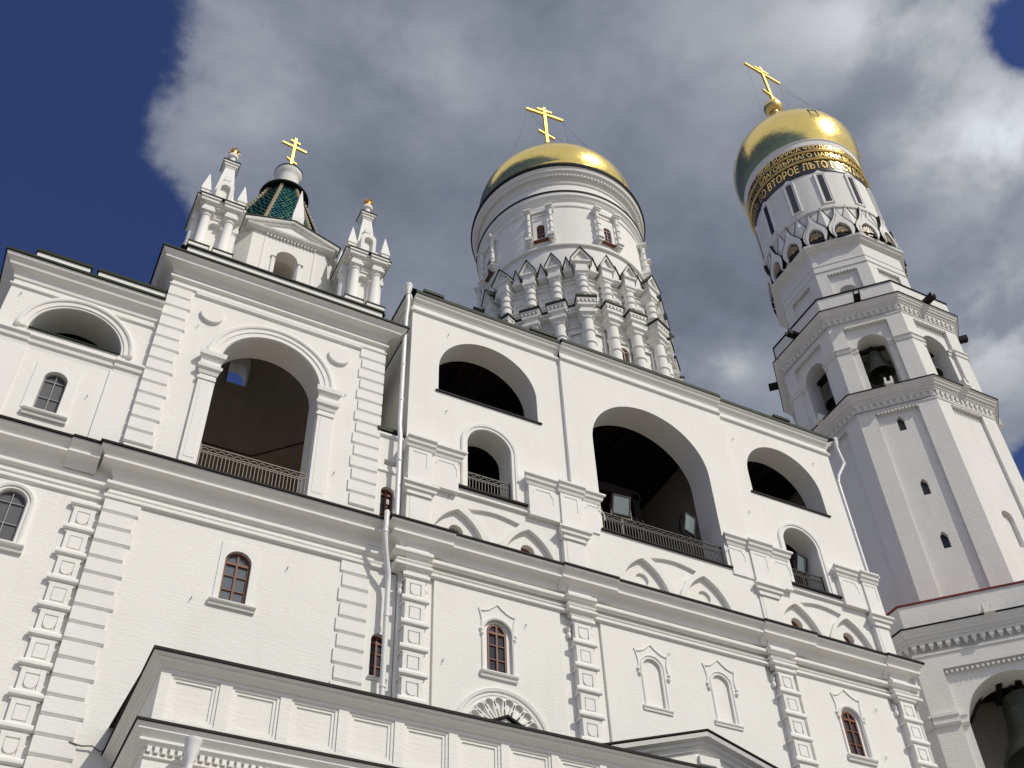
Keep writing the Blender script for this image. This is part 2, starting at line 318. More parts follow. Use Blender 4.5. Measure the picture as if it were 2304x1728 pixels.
def railing(parent, x0, x1, z0, z1, y, m=None, pitch=0.135):
    r = M(); L = x1-x0; n = max(3, round(L/pitch)); band = (z1-z0)*0.22
    r.box(x0, x1, y-0.022, y+0.022, z0+0.03, z0+0.06); r.box(x0, x1, y-0.025, y+0.025, z1-0.03, z1); r.box(x0, x1, y-0.02, y+0.02, z1-band-0.03, z1-band); r.box(x0, x1, y-0.02, y+0.02, z1-band-0.10, z1-band-0.075)
    for i in range(n+1):
        x = x0+L*i/n; r.box(x-0.011, x+0.011, y-0.011, y+0.011, z0, z1-band-0.03)
    k = max(2, round(L/0.27)); w = L/k; rr = band-0.035
    for i in range(k):
        c = x0+w*(i+0.5); r.arc(c, z1-band, [(w*0.50, y-0.012), (w*0.50-0.02, y-0.012), (w*0.50-0.02, y+0.012), (w*0.50, y+0.012)], 20, 160, 8) if w*0.5 < rr*1.6 else r.arc(c, z1-band-0.01, [(rr, y-0.012), (rr-0.022, y-0.012), (rr-0.022, y+0.012), (rr, y+0.012)], 0, 180, 10)
    for x in (x0, x1): r.box(x-0.02, x+0.02, y-0.02, y+0.02, z0-0.02, z1+0.03)
    return r.build('railing', m or M_RAIL, parent)
def hook(parent, pts, y):
    first = None
    for x, z in pts:
        h = M(); h.tube([(x, y+0.02, z+0.07), (x, y-0.07, z+0.05), (x-0.01, y-0.09, z-0.02), (x-0.02, y-0.06, z-0.07)], 0.011, 5)
        h.build('wall_hook', M_RAIL, parent)

# ------------------------------------------------------------------ ground
g = M(); g.poly([(-900, -900, 0), (900, -900, 0), (900, 900, 0), (-900, 900, 0)]); go = g.build('ground', M_GROUND); go['kind'] = 'structure'

# ================================================================== the left wing with the open arch and the turret
LB = thing('church_wing', 'white wing with striped corner quoins, one tall open arch and a green tiled roof turret', 'building', (4.7, 4.5, 0))
def build_wing():
    Y = 0.3
    def pr(name, mesh, m=M_TRIM, parent=LB, smooth=False): return mesh.build(name, m, parent, smooth)
    # ---- lower front wall and gap bay
    w = M()
    w.wall(rectp(0.66, 9.72, 0, 23.3), Y, [(archp(4.33, 5.12, 19.62, 21.08), 0.28, False), (archp(9.0, 9.48, 18.35, 19.60), 0.35, False)])
    w.poly([(0.66, Y, 0), (0.66, 14.0, 0), (0.66, 14.0, 33.4), (0.66, Y, 33.4)])
    w.poly([(9.72, 2.6, 0), (9.72, 12, 0), (9.72, 12, 28), (9.72, 2.6, 28)])
    pr('lower_wall', w, M_WALL)
    u = M()
    u.wall(rectp(0.66, 8.76, 23.3, 33.0), Y, [(archp(2.89, 6.43, 24.25, 29.05, 36), 1.05, False)])
    u.poly([(8.76, Y, 23.3), (8.76, 14, 23.3), (8.76, 14, 33.4), (8.76, Y, 33.4)])
    u.wall(rectp(8.76, 9.72, 23.3, 28.06), Y+0.03, [(archp(9.0, 9.48, 24.15, 25.4), 0.35, False), (rectp(9.05, 9.5, 26.6, 26.85), 0.3, True)])
    u.poly([(0.66, 14, 0), (8.76, 14, 0), (8.76, 14, 33.4), (0.66, 14, 33.4)])
    pr('upper_wall', u, M_WALL)
    gr = M(); gr.box(8.70, 9.70, Y-0.12, Y+0.2, 28.06, 28.20); gr.poly([(8.70, Y-0.12, 28.204), (9.7, Y-0.12, 28.204), (9.7, 2.8, 29.6), (8.7, 2.8, 29.6)])
    pr('gap_roof', gr, M_ROOF)
    gm = M(); gm.bar(half_round(Y+0.03, 27.86, 28.05, 0.10), 8.74, 9.70); pr('gap_moulding', gm); gm = M(); gm.bar(half_round(Y+0.03, 26.25, 26.38, 0.06), 8.76, 9.70); pr('gap_moulding', gm)
    # ---- interior behind the open arch
    r = M()
    x0, x1, y0, y1, z0, z1 = 1.5, 8.1, 1.35, 9.6, 24.25, 33.1
    fl_ = M(); fl_.poly([(x0, y0, z0), (x1, y0, z0), (x1, y1, z0), (x0, y1, z0)]); fl_.box(2.9, 6.42, Y-.02, y0, z0-.06, z0+.012); pr('chamber_floor', fl_, M_FLOOR2)
    r.poly([(x0, y0, z0), (x0, y1, z0), (x0, y1, z1), (x0, y0, z1)]); r.poly([(x1, y0, z0), (x1, y1, z0), (x1, y1, z1), (x1, y0, z1)])
    r.poly([(x0, y1, z0), (x1, y1, z0), (x1, y1, z1), (x0, y1, z1)])
    fr = M(); fr.wall(rectp(x0, x1, z0, z1), y0, [(archp(2.89, 6.43, z0+0.001, 29.05, 36), 0.001, False)]); r.v, r.f = r.v, r.f
    b = len(r.v); r.v += fr.v; r.f += [tuple(i+b for i in q) for q in fr.f]
    oc = [(4.8+3.3/math.cos(PI/8)*math.cos(PI/8+PI/4*i), 5.85+3.3/math.cos(PI/8)*math.sin(PI/8+PI/4*i)) for i in range(8)]
    loops = [[(x0, y0), (x1, y0), (x1, y1), (x0, y1)], oc]
    tri = tessellate_polygon([[Vector((x, y, 0)) for x, y in l] for l in loops]); b = r.pts([(x, y, z1) for l in loops for x, y in l]); r.f += [tuple(b+i for i in t) for t in tri]
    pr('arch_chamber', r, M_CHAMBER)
    # ---- quoins: a strip of alternating blocks is one part
    def quoins(xa, long_, short_, side, zs, h, first):
        q = M()
        for i, z in enumerate(zs):
            w_ = long_ if (i+first) % 2 == 0 else short_
            a, b_ = (xa-0.035, xa+w_) if side > 0 else (xa-w_, xa+0.035)
            q.bar([(Y+0.02, z), (Y-0.02, z), (Y-0.06, z+0.06), (Y-0.06, z+h-0.01), (Y-0.05, z+h), (Y+0.02, z+h)], a, b_)
        return q
    zlow = [21.70-0.532*i for i in range(30)]; zup = [31.42-0.539*i for i in range(14)]
    pr('quoin_strip', quoins(0.66, 1.00, 0.90, 1, zlow, 0.475, 0)); pr('quoin_strip', quoins(8.76, 0.91, 0.83, -1, zlow, 0.475, 0))
    pr('quoin_strip', quoins(0.66, 0.86, 0.77, 1, zup, 0.485, 1)); pr('quoin_strip', quoins(8.76, 0.95, 0.86, -1, zup, 0.485, 0))
    # ---- mouldings
    def both(name, prof, m0=1, m1=0, x0=0.66, x1=8.76, m=M_TRIM):
        s = M(); s.barm(prof, x0, x1, m0, m1, Y)
        if m0: s.side(prof, x0, Y, 14, -1, Y)
        if m1: s.side(prof, x1, Y, 14, 1, Y)
        return pr(name, s, m)
    both('string_course', half_round(Y, 22.60, 22.80, 0.13), x1=9.68); both('string_course', half_round(Y, 22.12, 22.30, 0.11), x1=9.68); both('string_course', half_round(Y, 22.36, 22.43, 0.05), x1=9.68)
    both('eaves_cornice', [(Y+.02, 23.0), (Y-.03, 23.0), (Y-.06, 23.12), (Y-.12, 23.2), (Y-.2, 23.25), (Y-.43, 23.29), (Y-.43, 23.37), (Y-.37, 23.38), (Y-.40, 23.46), (Y-.50, 23.56), (Y-.58, 23.61), (Y-.58, 23.68), (Y+.02, 23.68)], x1=9.66)
    both('eaves_flashing', [(Y+.0, 24.0), (Y-.64, 23.76), (Y-.65, 23.684), (Y-.60, 23.682), (Y+.0, 23.685)], x1=9.6, m=M_EDGE)
    both('string_course', half_round(Y, 32.34, 32.50, 0.12), m1=1); both('string_course', half_round(Y, 31.98, 32.10, 0.07), m1=1)
    p = M(); p.bar(half_round(Y, 31.82, 31.98, 0.10), 1.56, 7.84); pr('frieze_moulding', p)
    both('roof_cornice', [(Y+.02, 32.62), (Y-.05, 32.62), (Y-.10, 32.74), (Y-.2, 32.83), (Y-.48, 32.88), (Y-.50, 33.0), (Y-.56, 33.05), (Y-.64, 33.12), (Y-.64, 33.15), (Y+.02, 33.15)], m1=1)
    both('roof_edge', [(Y+.3, 33.46), (Y-.69, 33.25), (Y-.70, 33.155), (Y+.3, 33.154)], m1=1, m=M_ROOF)
    ro = M(); ro.wall([(0.3, 0.0), (9.1, 0.0), (9.1, 14.4), (0.3, 14.4)], 0, [([(4.8+3.9/math.cos(PI/8)*math.cos(PI/8+PI/4*i), 5.85+3.9/math.cos(PI/8)*math.sin(PI/8+PI/4*i)) for i in range(8)], 0.001, False)])
    ro.v = [(x, z, 33.40) for x, y, z in ro.v]; pr('flat_roof', ro, M_ROOF)
    # ---- open arch
    a = M(); pf = [(1.79, Y+.02), (1.79, Y-.05), (1.98, Y-.05), (1.98, Y-.085), (2.13, Y-.085), (2.17, Y-.13), (2.24, Y-.15), (2.31, Y-.12), (2.31, Y+.02)]
    a.arc(4.66, 29.05, pf, 0, 180, 44); pr('archivolt', a)
    for xa, xb in ((2.28, 2.89), (6.43, 7.05)):
        s = M(); s.box(xa+.04, xb-.012, Y-.13, Y+.01, 24.05, 28.06); pr('arch_pilaster', s)
        s = M(); s.box(xa+.15, xb-.12, Y-.142, Y-.128, 24.4, 27.75); s.box(xa-.02, xb+.0, Y-.17, Y+.01, 27.82, 27.92); s.box(xa+.0, xb-.0, Y-.16, Y+.01, 24.0, 24.16); pr('pilaster_panel', s)
        s = M()
        pfi = [(Y+.3, 28.08), (Y-.16, 28.08), (Y-.2, 28.2), (Y-.28, 28.28), (Y-.30, 28.40), (Y-.2, 28.44), (Y-.2, 28.66), (Y-.26, 28.74), (Y-.34, 28.82), (Y-.36, 28.98), (Y-.36, 29.02), (Y+.3, 29.02)]
        s.loft([[(xa+.02-(Y-.13-y)*.75*(1 if y < Y-.13 else 0), y, z) for y, z in pfi], [(xb+.0+(Y-.13-y)*.75*(1 if y < Y-.13 else 0), y, z) for y, z in pfi]]); pr('impost', s)
    for cx in (2.27, 7.0):
        s = M(); s.prism(circ(cx, 31.06, 0.40, 32), Y-.13, Y+.01); pr('medallion', s, smooth=True)
    railing(LB, 2.93, 6.40, 24.22, 25.16, Y+0.02, M_RAIL, 0.118)
    # ---- windows
    window(LB, 4.34, 5.11, 19.64, 21.08, Y+.13, gm=M_CURTAIN); sill(LB, 4.06, 5.42, 19.66, Y, h=0.2, out=0.17)
    f = M(); f.plate([(4.16, 19.7), (4.33, 19.7)]+[p for p in archp(4.33, 5.12, 19.7, 21.08)[::-1] if p[1] > 20.9]+[(5.12, 19.7), (5.30, 19.7), (5.30, 21.72), (4.16, 21.72)], Y-.03, Y+.01); pr('window_surround', f)
    window(LB, 9.0, 9.48, 18.37, 19.60, Y+.2); sill(LB, 8.95, 9.56, 18.35, Y, h=0.1, out=0.1)
    window(LB, 9.0, 9.48, 24.17, 25.4, Y+.22)
    hook(LB, [(1.9, 30.3), (7.4, 29.2), (7.3, 25.5), (3.6, 19.5), (6.2, 21.3)], Y)
    # ---- upper attic under the pinnacles
    at = M()
    at.box(0.85, 8.65, 0.62, 0.9, 33.3, 34.72); pr('attic_wall', at)
    at = M(); at.box(0.78, 8.72, 0.53, 0.95, 34.724, 34.79); pr('attic_flashing', at, M_ROOF)
    # ---- pinnacles
    pin = None
    for k, cx in enumerate((1.63, 7.87)):
        cy = 1.60
        b = M()
        for dx in (-0.44, 0.48):
            b.box(cx+dx-.30, cx+dx+.30, cy-.86, cy-.3, 33.45, 34.85)
            b.bar([(cy-.9+.3, 34.85), (cy-.92, 34.85), (cy-.98, 34.92), (cy-.98, 35.08), (cy-.3, 35.08)], cx+dx-.38, cx+dx+.38)
        b.box(cx-.80, cx+.80, cy-.72, cy+.8, 33.45, 35.0)
        for sx in (-1, 1): b.box(cx+sx*.70-.2, cx+sx*.70+.2, cy-.5, cy+.86, 33.45, 34.9)
        base = pr('pinnacle', b)
        e = M()
        for dx in (-0.44, 0.48): e.box(cx+dx-.41, cx+dx+.41, cy-1.01, cy-.25, 35.084, 35.14)
        e.box(cx-1.0, cx+1.0, cy-.74, cy+.95, 35.004, 35.05); pr('base_flashing', e, M_ROOF, base)
        c_ = M()
        zb = 35.14
        c_.wall(rectp(cx-.62, cx+.62, 35.0, 37.900), cy-.55, [(archp(cx-.24, cx+.24, 35.2, 36.914), 0.22, True)])
        for sgn in (-1, 1): c_.poly([(cx+sgn*.62, cy-.55, 35), (cx+sgn*.62, cy+.6, 35), (cx+sgn*.62, cy+.6, 37.900), (cx+sgn*.62, cy-.55, 37.900)])
        c_.poly([(cx-.62, cy+.6, 35), (cx+.62, cy+.6, 35), (cx+.62, cy+.6, 37.900), (cx-.62, cy+.6, 37.900)])
        for sgn in (-1, 1): c_.box(cx+sgn*.30-.07, cx+sgn*.30+.07, cy-.62, cy-.54, 36.841, 36.968)
        c_.bar(half_round(cy-.55, 37.321, 37.421, 0.06), cx-.6, cx+.6); c_.bar(half_round(cy-.55, 37.493, 37.584, 0.06), cx-.6, cx+.6)
        pr('pinnacle_core', c_, M_TRIM, base)
        for dx in (-.44, .48):
            s = M(); s.lathe([(.23, zb), (.23, zb+.1), (.20, zb+.14), (.175, 37.140), (.21, 37.167), (.21, 37.240), (.17, 37.258), (.20, 37.366)], cx+dx, cy-.66, 20)
            s.box(cx+dx-.27, cx+dx+.27, cy-.93, cy-.42, 37.366, 37.457); s.box(cx+dx-.24, cx+dx+.24, cy-.9, cy-.42, 37.511, 37.602); s.box(cx+dx-.2, cx+dx+.2, cy-.86, cy-.42, 37.457, 37.950)
            pr('pinnacle_column', s, M_TRIM, base, True)
        for sx in (-1, 1):
            s = M(); s.lathe([(.20, 35.05), (.175, 37.140), (.21, 37.185), (.21, 37.276)], cx+sx*.74, cy-.1, 16); s.box(cx+sx*.74-.2, cx+sx*.74+.2, cy-.33, cy+.13, 37.276, 37.502); s.box(cx+sx*.74-.16, cx+sx*.74+.16, cy-.3, cy+.1, 37.502, 37.950); pr('pinnacle_column', s, M_TRIM, base, True)
        s = M()
        for (h, z0_, z1_) in ((.82, 37.800, 37.920), (.90, 37.920, 38.020)): s.box(cx-h, cx+h, cy-h+.02, cy+h, z0_, z1_)
        for dx in (-.46, .48): s.box(cx+dx-.36, cx+dx+.36, cy-1.0, cy-.5, 37.880, 38.040); s.box(cx+dx-.40, cx+dx+.40, cy-1.06, cy-.5, 38.040, 38.140)
        s.box(cx-.98, cx+.98, cy-.94, cy+.98, 38.020, 38.140)
        pr('pinnacle_cornice', s, M_TRIM, base)
        s = M(); s.box(cx-.9, cx+.9, cy-1.09, cy-.6, 38.144, 38.200); s.box(cx-1.02, cx+1.02, cy-.97, cy+1.02, 38.148, 38.208); pr('cornice_flashing', s, M_ROOF, base)
        s = M(); s.loft([[(cx-h, cy-h, z), (cx+h, cy-h, z), (cx+h, cy+h, z), (cx-h, cy+h, z)] for h, z in ((.52, 38.200), (.19, 41.7))])
        s.wall(archp(cx-.33, cx+.33, 38.200, 39.55, 16), cy-.74, [(archp(cx-.19, cx+.19, 38.62, 39.42, 14), 0.2, True)])
        q = archp(cx-.33, cx+.33, 38.200, 39.55, 16); n = len(q); bb = s.pts([(x, cy-.74, z) for x, z in q]+[(x, cy-.2, z) for x, z in q]); s.f += [(bb+i, bb+(i+1) % n, bb+n+(i+1) % n, bb+n+i) for i in range(n)]
        s.box(cx-.15, cx+.15, cy-.52, cy-.2, 40.25, 40.5)
        for sx in (-1, 1): s.box(cx+sx*.46-.16, cx+sx*.46+.16, cy-.2, cy+.2, 38.200, 39.5)
        s.box(cx-.28, cx+.28, cy-.28, cy+.28, 41.7, 41.84); s.box(cx-.34, cx+.34, cy-.34, cy+.34, 41.84, 41.93); s.box(cx-.23, cx+.23, cy-.23, cy+.23, 41.6, 41.7)
        pr('pinnacle_spire', s, M_TRIM, base)
        s = M(); s.box(cx-.37, cx+.37, cy-.37, cy+.37, 41.934, 42.0); pr('spire_flashing', s, M_ROOF, base)
        s = M(); s.lathe([(.30, 42.0), (.20, 42.2), (.13, 42.45), (.14, 42.55), (.22, 42.62), (.235, 42.75), (.20, 42.84), (.05, 42.87)], cx, cy, 20); pr('finial', s, M_TRIM, base, True)
        s = M(); s.lathe([(.02, 42.92), (.13, 42.98), (.15, 43.1), (.12, 43.2), (.02, 43.26)], cx, cy, 12)
        for i in range(9):
            a_ = 2*PI*i/9+k*.2; el = 0.55 if i % 2 else 0.05
            d = Vector((math.cos(a_)*math.cos(el), math.sin(a_)*math.cos(el), math.sin(el)+.05)); p0 = Vector((cx, cy, 43.08))
            s.tube([p0+d*.05, p0+d*.14, p0+d*.30], [.07, .06, .005], 5)
        s.tube([(cx, cy, 43.1), (cx, cy, 43.38)], [.06, .006], 5); pr('star', s, M_ORANGE, base)
        for sx, sy in ((-1, -1), (1, -1), (-1, 1), (1, 1)):
            px_, py_ = cx+sx*.74, cy+sy*.70
            s = M(); s.box(px_-.13, px_+.13, py_-.13, py_+.13, 38.2, 38.5); s.box(px_-.17, px_+.17, py_-.17, py_+.17, 38.5, 38.66)
            s.loft([[(px_-h, py_-h, z), (px_+h, py_-h, z), (px_+h, py_+h, z), (px_-h, py_+h, z)] for h, z in ((.20, 38.66), (.20, 38.74), (.012, 39.98))]); pr('obelisk', s, M_TRIM, base)
    # ---- turret
    cx, cy = 4.8, 5.85
    t = M(); ti = M(); AP = 3.8
    for ang in range(0, 360, 45):
        xf = face_xf(cx, cy, AP, ang); hw = AP*math.tan(PI/8); h = M(xf)
        holes = [(archp(-.46, .46, 36.35, 37.78, 16), 0.6, False)] if ang in (270, 90, 180, 0) else []
        h.wall(rectp(-hw, hw, 33.2, 39.3), 0, holes)
        hi = M(face_xf(cx, cy, AP-0.6, ang)); hw2 = (AP-.6)*math.tan(PI/8); hi.wall(rectp(-hw2, hw2, 33.1, 39.6), 0, holes)
        bb = len(t.v); t.v += h.v; t.f += [tuple(i+bb for i in q) for q in h.f]; bb = len(ti.v); ti.v += hi.v; ti.f += [tuple(i+bb for i in q) for q in hi.f]
    tw = pr('turret', t, M_WALL); pr('turret_lining', ti, M_CHAMBER, tw)
    xf = face_xf(cx, cy, AP, 270); s = M(xf)
    s.box(-.62, -.50, -.07, .02, 36.0, 37.62); s.box(-.66, -.46, -.11, .02, 37.62, 37.74); s.box(.50, .62, -.07, .02, 36.0, 37.62); s.box(.46, .72, -.11, .02, 37.62, 37.74)
    s.box(-1.05, -.98, -.03, .02, 34.2, 38.9); s.box(1.10, 1.17, -.03, .02, 34.2, 38.9)
    for i in range(15): s.box(-1.02+i*.148, -.94+i*.148, -.11, .01, 38.86, 39.0)
    pr('turret_trim', s, M_TRIM, tw)
    s = M(); s.octa([(AP-.1, 39.0), (AP+.04, 39.02), (AP+.10, 39.08), (AP+.2, 39.12), (AP+.24, 39.2), (AP-.3, 39.22)], cx, cy); pr('turret_cornice', s, M_TRIM, tw)
    s = M(xf); s.prism([(-1.95, 39.070), (1.95, 39.070), (1.95, 39.170), (.03, 39.905), (-.03, 39.905), (-1.95, 39.170)], -.12, 1.2)
    for sg in (-1, 1):
        s.loft([[(sg*2.05, y, z) for y, z in ((1.2, 39.110), (-.32, 39.110), (-.36, 39.250), (1.2, 39.290))], [(0, y, z) for y, z in ((1.2, 39.905), (-.32, 39.905), (-.36, 40.003), (1.2, 40.031))]])
        s.loft([[(sg*1.75, y, z) for y, z in ((0.2, 39.170), (-.22, 39.170), (-.22, 39.270), (.2, 39.270))], [(0, y, z) for y, z in ((.2, 39.814), (-.22, 39.814), (-.22, 39.884), (.2, 39.884))]])
    s.bar([(0.1, 38.970), (-.16, 38.970), (-.24, 39.050), (-.28, 39.130), (.1, 39.170)], -1.9, 1.9); pr('pediment', s, M_TRIM, tw)
    s = M(xf); s.loft([[(-2.12, y, z) for y, z in ((1.6, 39.300), (-.39, 39.260), (-.39, 39.320), (1.6, 39.370))], [(0, y, z) for y, z in ((1.6, 40.038), (-.39, 40.010), (-.39, 40.059), (1.6, 40.087))], [(2.12, y, z) for y, z in ((1.6, 39.300), (-.39, 39.260), (-.39, 39.320), (1.6, 39.370))]]); pr('pediment_flashing', s, M_ROOF, tw)
    s = M(); px_, py_ = 4.95, 2.2
    s.loft([[(px_-h, py_-h, z), (px_+h, py_-h, z), (px_+h, py_+h, z), (px_-h, py_+h, z)] for h, z in ((.24, 39.7), (.26, 40.75), (.012, 43.05))]); pr('obelisk', s, M_TRIM, tw)
    # tiled tent
    s = M()
    def tr(z): return 3.55+(0.74-3.55)*((z-39.4)/(47.5-39.4))
    nr = 34
    for i in range(nr):      # rows of overlapping scallop tiles
        z0_, z1_ = 39.4+(47.5-39.4)*i/nr, 39.4+(47.5-39.4)*(i+1)/nr
        for f_ in range(8):
            a0, a1 = PI/8+PI/4*f_, PI/8+PI/4*(f_+1); nt_ = max(2, round(tr(z0_)*.78/.24))
            for j in range(nt_):
                def cp(t_, rr, z):
                    return (cx+rr*(math.cos(a0)*(1-t_)+math.cos(a1)*t_), cy+rr*(math.sin(a0)*(1-t_)+math.sin(a1)*t_), z)
                of = .5/nt_ if i % 2 else 0; ta, tb = min(1, j/nt_+of), min(1, (j+1)/nt_+of)
                r0, r1 = tr(z0_)+.05, tr(z1_)
                P_ = [cp(ta, r1, z1_), cp(tb, r1, z1_), cp(tb, r0, z0_+.05), cp((ta+tb)/2, r0+.03, z0_-.04), cp(ta, r0, z0_+.05)]
                s.poly(P_)
    s.octa([((tr(z)-.04)*math.cos(PI/8), z) for z in (39.4, 47.5)], cx, cy)
    pr('tent_roof', s, M_TILE, tw)
    for f_ in range(8):
        a_ = PI/8+PI/4*f_; s = M()
        for i in range(26):
            z = 39.5+i*.308; r_ = tr(z)+.05; s.lathe([(.02, z-.13), (.05, z-.12), (.095, z-.02), (.09, z+.05), (.02, z+.10)], cx+r_*math.cos(a_), cy+r_*math.sin(a_), 8)
        pr('tent_ridge', s, M_RIDGE, tw)
    s = M(); s.lathe([(.5, 47.35), (1.17, 47.0), (1.23, 47.02), (1.23, 47.10), (.6, 47.55)], cx, cy, 40); pr('tent_skirt', s, M_EDGE, tw)
    s = M(); s.lathe([(.54, 47.3), (.54, 48.75), (.58, 48.85), (.64, 48.95), (.70, 49.12), (.71, 49.2)], cx, cy, 40); pr('lantern', s, M_TRIM, tw, True)
    s = M(); s.lathe([(.73, 49.2), (.73, 49.28), (.5, 49.5), (.2, 49.85), (.1, 49.9)], cx, cy, 40); pr('lantern_cap', s, M_ROOF, tw, True)
    cross(tw, cx, cy, 49.8, 52.75, 1.36, 0.07, 5.0, .72, .16, .27)
    s = M(); s.tube([(1.45, Y-.06, 14.72), (1.75, Y-.08, 14.66), (2.0, Y-.10, 14.70), (2.2, Y-.10, 14.60), (2.42, Y-.12, 14.62)], .022, 6); pr('cable', s, M_RAIL)
    # ---- lower-storey extension to the left, slightly set back
    Y2 = 0.5
    w = M()
    gx = -1.73
    w.wall(rectp(-14, 0.66, 0, 23.3), Y2, [(archp(gx-.40, gx+.40, 19.98, 21.4), 0.22, False), (archp(-6.4, -5.6, 19.98, 21.4), 0.22, False)])
    w.wall(rectp(-4.07, 0.66, 23.3, 31.0), Y2, [(archp(-2.12, -1.43, 24.8, 26.2), 0.3, False), ([(-1.674+1.44*math.cos(PI*i/32), 28.07+1.44*math.sin(PI*i/32)) for i in range(33)], 1.15, False)])
    w.poly([(-4.07, Y2, 23.3), (-4.07, 12, 23.3), (-4.07, 12, 31), (-4.07, Y2, 31)])
    w.poly([(-14, 12, 0), (.66, 12, 0), (.66, 12, 31), (-14, 12, 31)])
    pr('side_wall', w, M_WALL)
    s = M(); s.box(-3.1, -.25, Y2-.08, Y2+1.16, 28.05, 28.085); pr('lunette_sill', s, M_ROOF)
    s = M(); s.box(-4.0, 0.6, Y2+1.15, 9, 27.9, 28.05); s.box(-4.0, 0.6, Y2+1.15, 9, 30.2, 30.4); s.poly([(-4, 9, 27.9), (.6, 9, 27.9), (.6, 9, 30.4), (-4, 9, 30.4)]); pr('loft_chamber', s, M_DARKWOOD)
    s = M(); s.box(-14, .6, .55, 11.9, 23.55, 23.7); s.box(-4.05, .6, .9, 11.9, 31.0, 31.1); pr('side_roof', s, M_ROOF)
    window(LB, gx-.40, gx+.40, 20.0, 21.4, Y2+.12, fm=M_GREYFRAME, gm=M_GREYGLASS, style='bar', frame=.03); sill(LB, gx-.75, gx+.72, 19.98, Y2, h=.24, out=.22)
    window(LB, -6.4, -5.6, 20.0, 21.4, Y2+.18, fm=M_GREYFRAME, gm=M_GREYGLASS, style='bar', frame=.03)
    s = M(); pf = [(.42, Y2+.02), (.42, Y2-.03), (.50, Y2-.03), (.50, Y2-.07), (.57, Y2-.09), (.63, Y2-.07), (.63, Y2+.02)]
    s.arc(gx, 21.4, pf, 0, 180, 28)
    for sg in (-1, 1): s.leg([(gx+sg*r_, y) for r_, y in pf], 19.98, 21.4)
    pr('window_surround', s)
    window(LB, -2.11, -1.44, 24.82, 26.2, Y2+.15, fm=M_GREYFRAME, gm=M_GREYGLASS, style='bar', frame=.03); sill(LB, -2.38, -1.08, 24.78, Y2, h=.24, out=.2)
    s = M(); s.plate([(-2.45, 24.8), (-2.12, 24.8)]+[p for p in archp(-2.12, -1.43, 24.8, 26.2)[::-1] if p[1] > 26.0]+[(-1.43, 24.8), (-1.12, 24.8), (-1.12, 26.75), (-2.45, 26.75)], Y2-.03, Y2+.01); pr('window_surround', s)
    s = M(); pf = [(1.45, Y2+.02), (1.45, Y2-.04), (1.53, Y2-.04), (1.53, Y2-.08), (1.68, Y2-.08), (1.70, Y2-.13), (1.76, Y2-.15), (1.84, Y2-.12), (1.84, Y2+.02)]; s.arc(-1.674, 28.07, pf, 0, 180, 40); pr('archivolt', s)
    s = M()
    bp = [(Y2+.02, 27.22), (Y2-.05, 27.22), (Y2-.07, 27.36), (Y2-.14, 27.42), (Y2-.16, 27.54), (Y2-.24, 27.62), (Y2-.24, 27.7), (Y2+.02, 27.74)]
    s.bar(bp, -4.2, -2.95); s.bar(bp, -.30, .62); s.bar([(y+.05, z) for y, z in bp], -2.95, -.30); pr('belt_moulding', s)
    for a_, b_ in ((-.36, .66), (-4.07, -2.9)): s = M(); s.plate(rectp(a_, b_, 23.8, 27.3), Y2-.05, Y2+.02); pr('pilaster_strip', s)
    def left(name, prof, x0, x1, yr, m=M_TRIM, ret=True):
        s = M(); s.barm(prof, x0, x1, 1 if ret else 0, 0, yr)
        if ret: s.side(prof, x0, yr, 12, -1, yr)
        pr(name, s, m)
    left('string_course', half_round(Y2, 29.72, 29.84, .08), -4.07, .62, Y2)
    left('roof_cornice', [(Y2+.02, 30.08), (Y2-.05, 30.08), (Y2-.08, 30.24), (Y2-.16, 30.34), (Y2-.3, 30.42), (Y2-.34, 30.55), (Y2-.46, 30.64), (Y2-.5, 30.74), (Y2+.02, 30.76)], -4.07, .62, Y2)
    left('roof_edge', [(Y2+.3, 31.0), (Y2-.54, 30.87), (Y2-.55, 30.764), (Y2+.3, 30.764)], -4.07, .62, Y2, M_ROOF)
    s = M()
    for a_, b_ in ((-3.75, -2.0), (-1.72, .62)): s.box(a_, b_, Y2-.1, Y2+.3, 30.95, 31.55)
    pr('parapet', s)
    s = M()
    for a_, b_ in ((-3.8, -1.95), (-1.78, .62)): s.box(a_, b_, Y2-.16, Y2+.34, 31.554, 31.68)
    pr('parapet_flashing', s, M_ROOF)
    left('string_course', half_round(Y2, 22.60, 22.80, .13), -14, .62, Y2, ret=False); left('string_course', half_round(Y2, 22.12, 22.26, .09), -14, .62, Y2, ret=False); left('string_course', half_round(Y2, 22.36, 22.43, .05), -14, .62, Y2, ret=False)
    cp = [(Y2+.02, 23.0), (Y2-.03, 23.0), (Y2-.06, 23.12), (Y2-.12, 23.2), (Y2-.2, 23.25), (Y2-.43, 23.29), (Y2-.43, 23.37), (Y2-.37, 23.38), (Y2-.40, 23.46), (Y2-.50, 23.56), (Y2-.58, 23.61), (Y2-.58, 23.68), (Y2+.02, 23.68)]
    left('eaves_cornice', cp, -14, -.75, Y2, ret=False); left('eaves_cornice', [(y-.07, z-.003) for y, z in cp], -.75, .15, Y2, ret=False)
    left('eaves_flashing', [(Y2, 24.0), (Y2-.64, 23.76), (Y2-.65, 23.684), (Y2-.60, 23.682), (Y2, 23.685)], -14, -.75, Y2, M_EDGE, False); left('eaves_flashing', [(Y2, 23.995), (Y2-.71, 23.755), (Y2-.72, 23.683), (Y2-.67, 23.681), (Y2, 23.684)], -.75, .1, Y2, M_EDGE, False)
    ladder(LB, -.10, .50, Y2, [21.82-.862*i for i in range(25)], 0.10)
    hook(LB, [(-3.7, 29.4), (-.75, 25.9)], Y2)

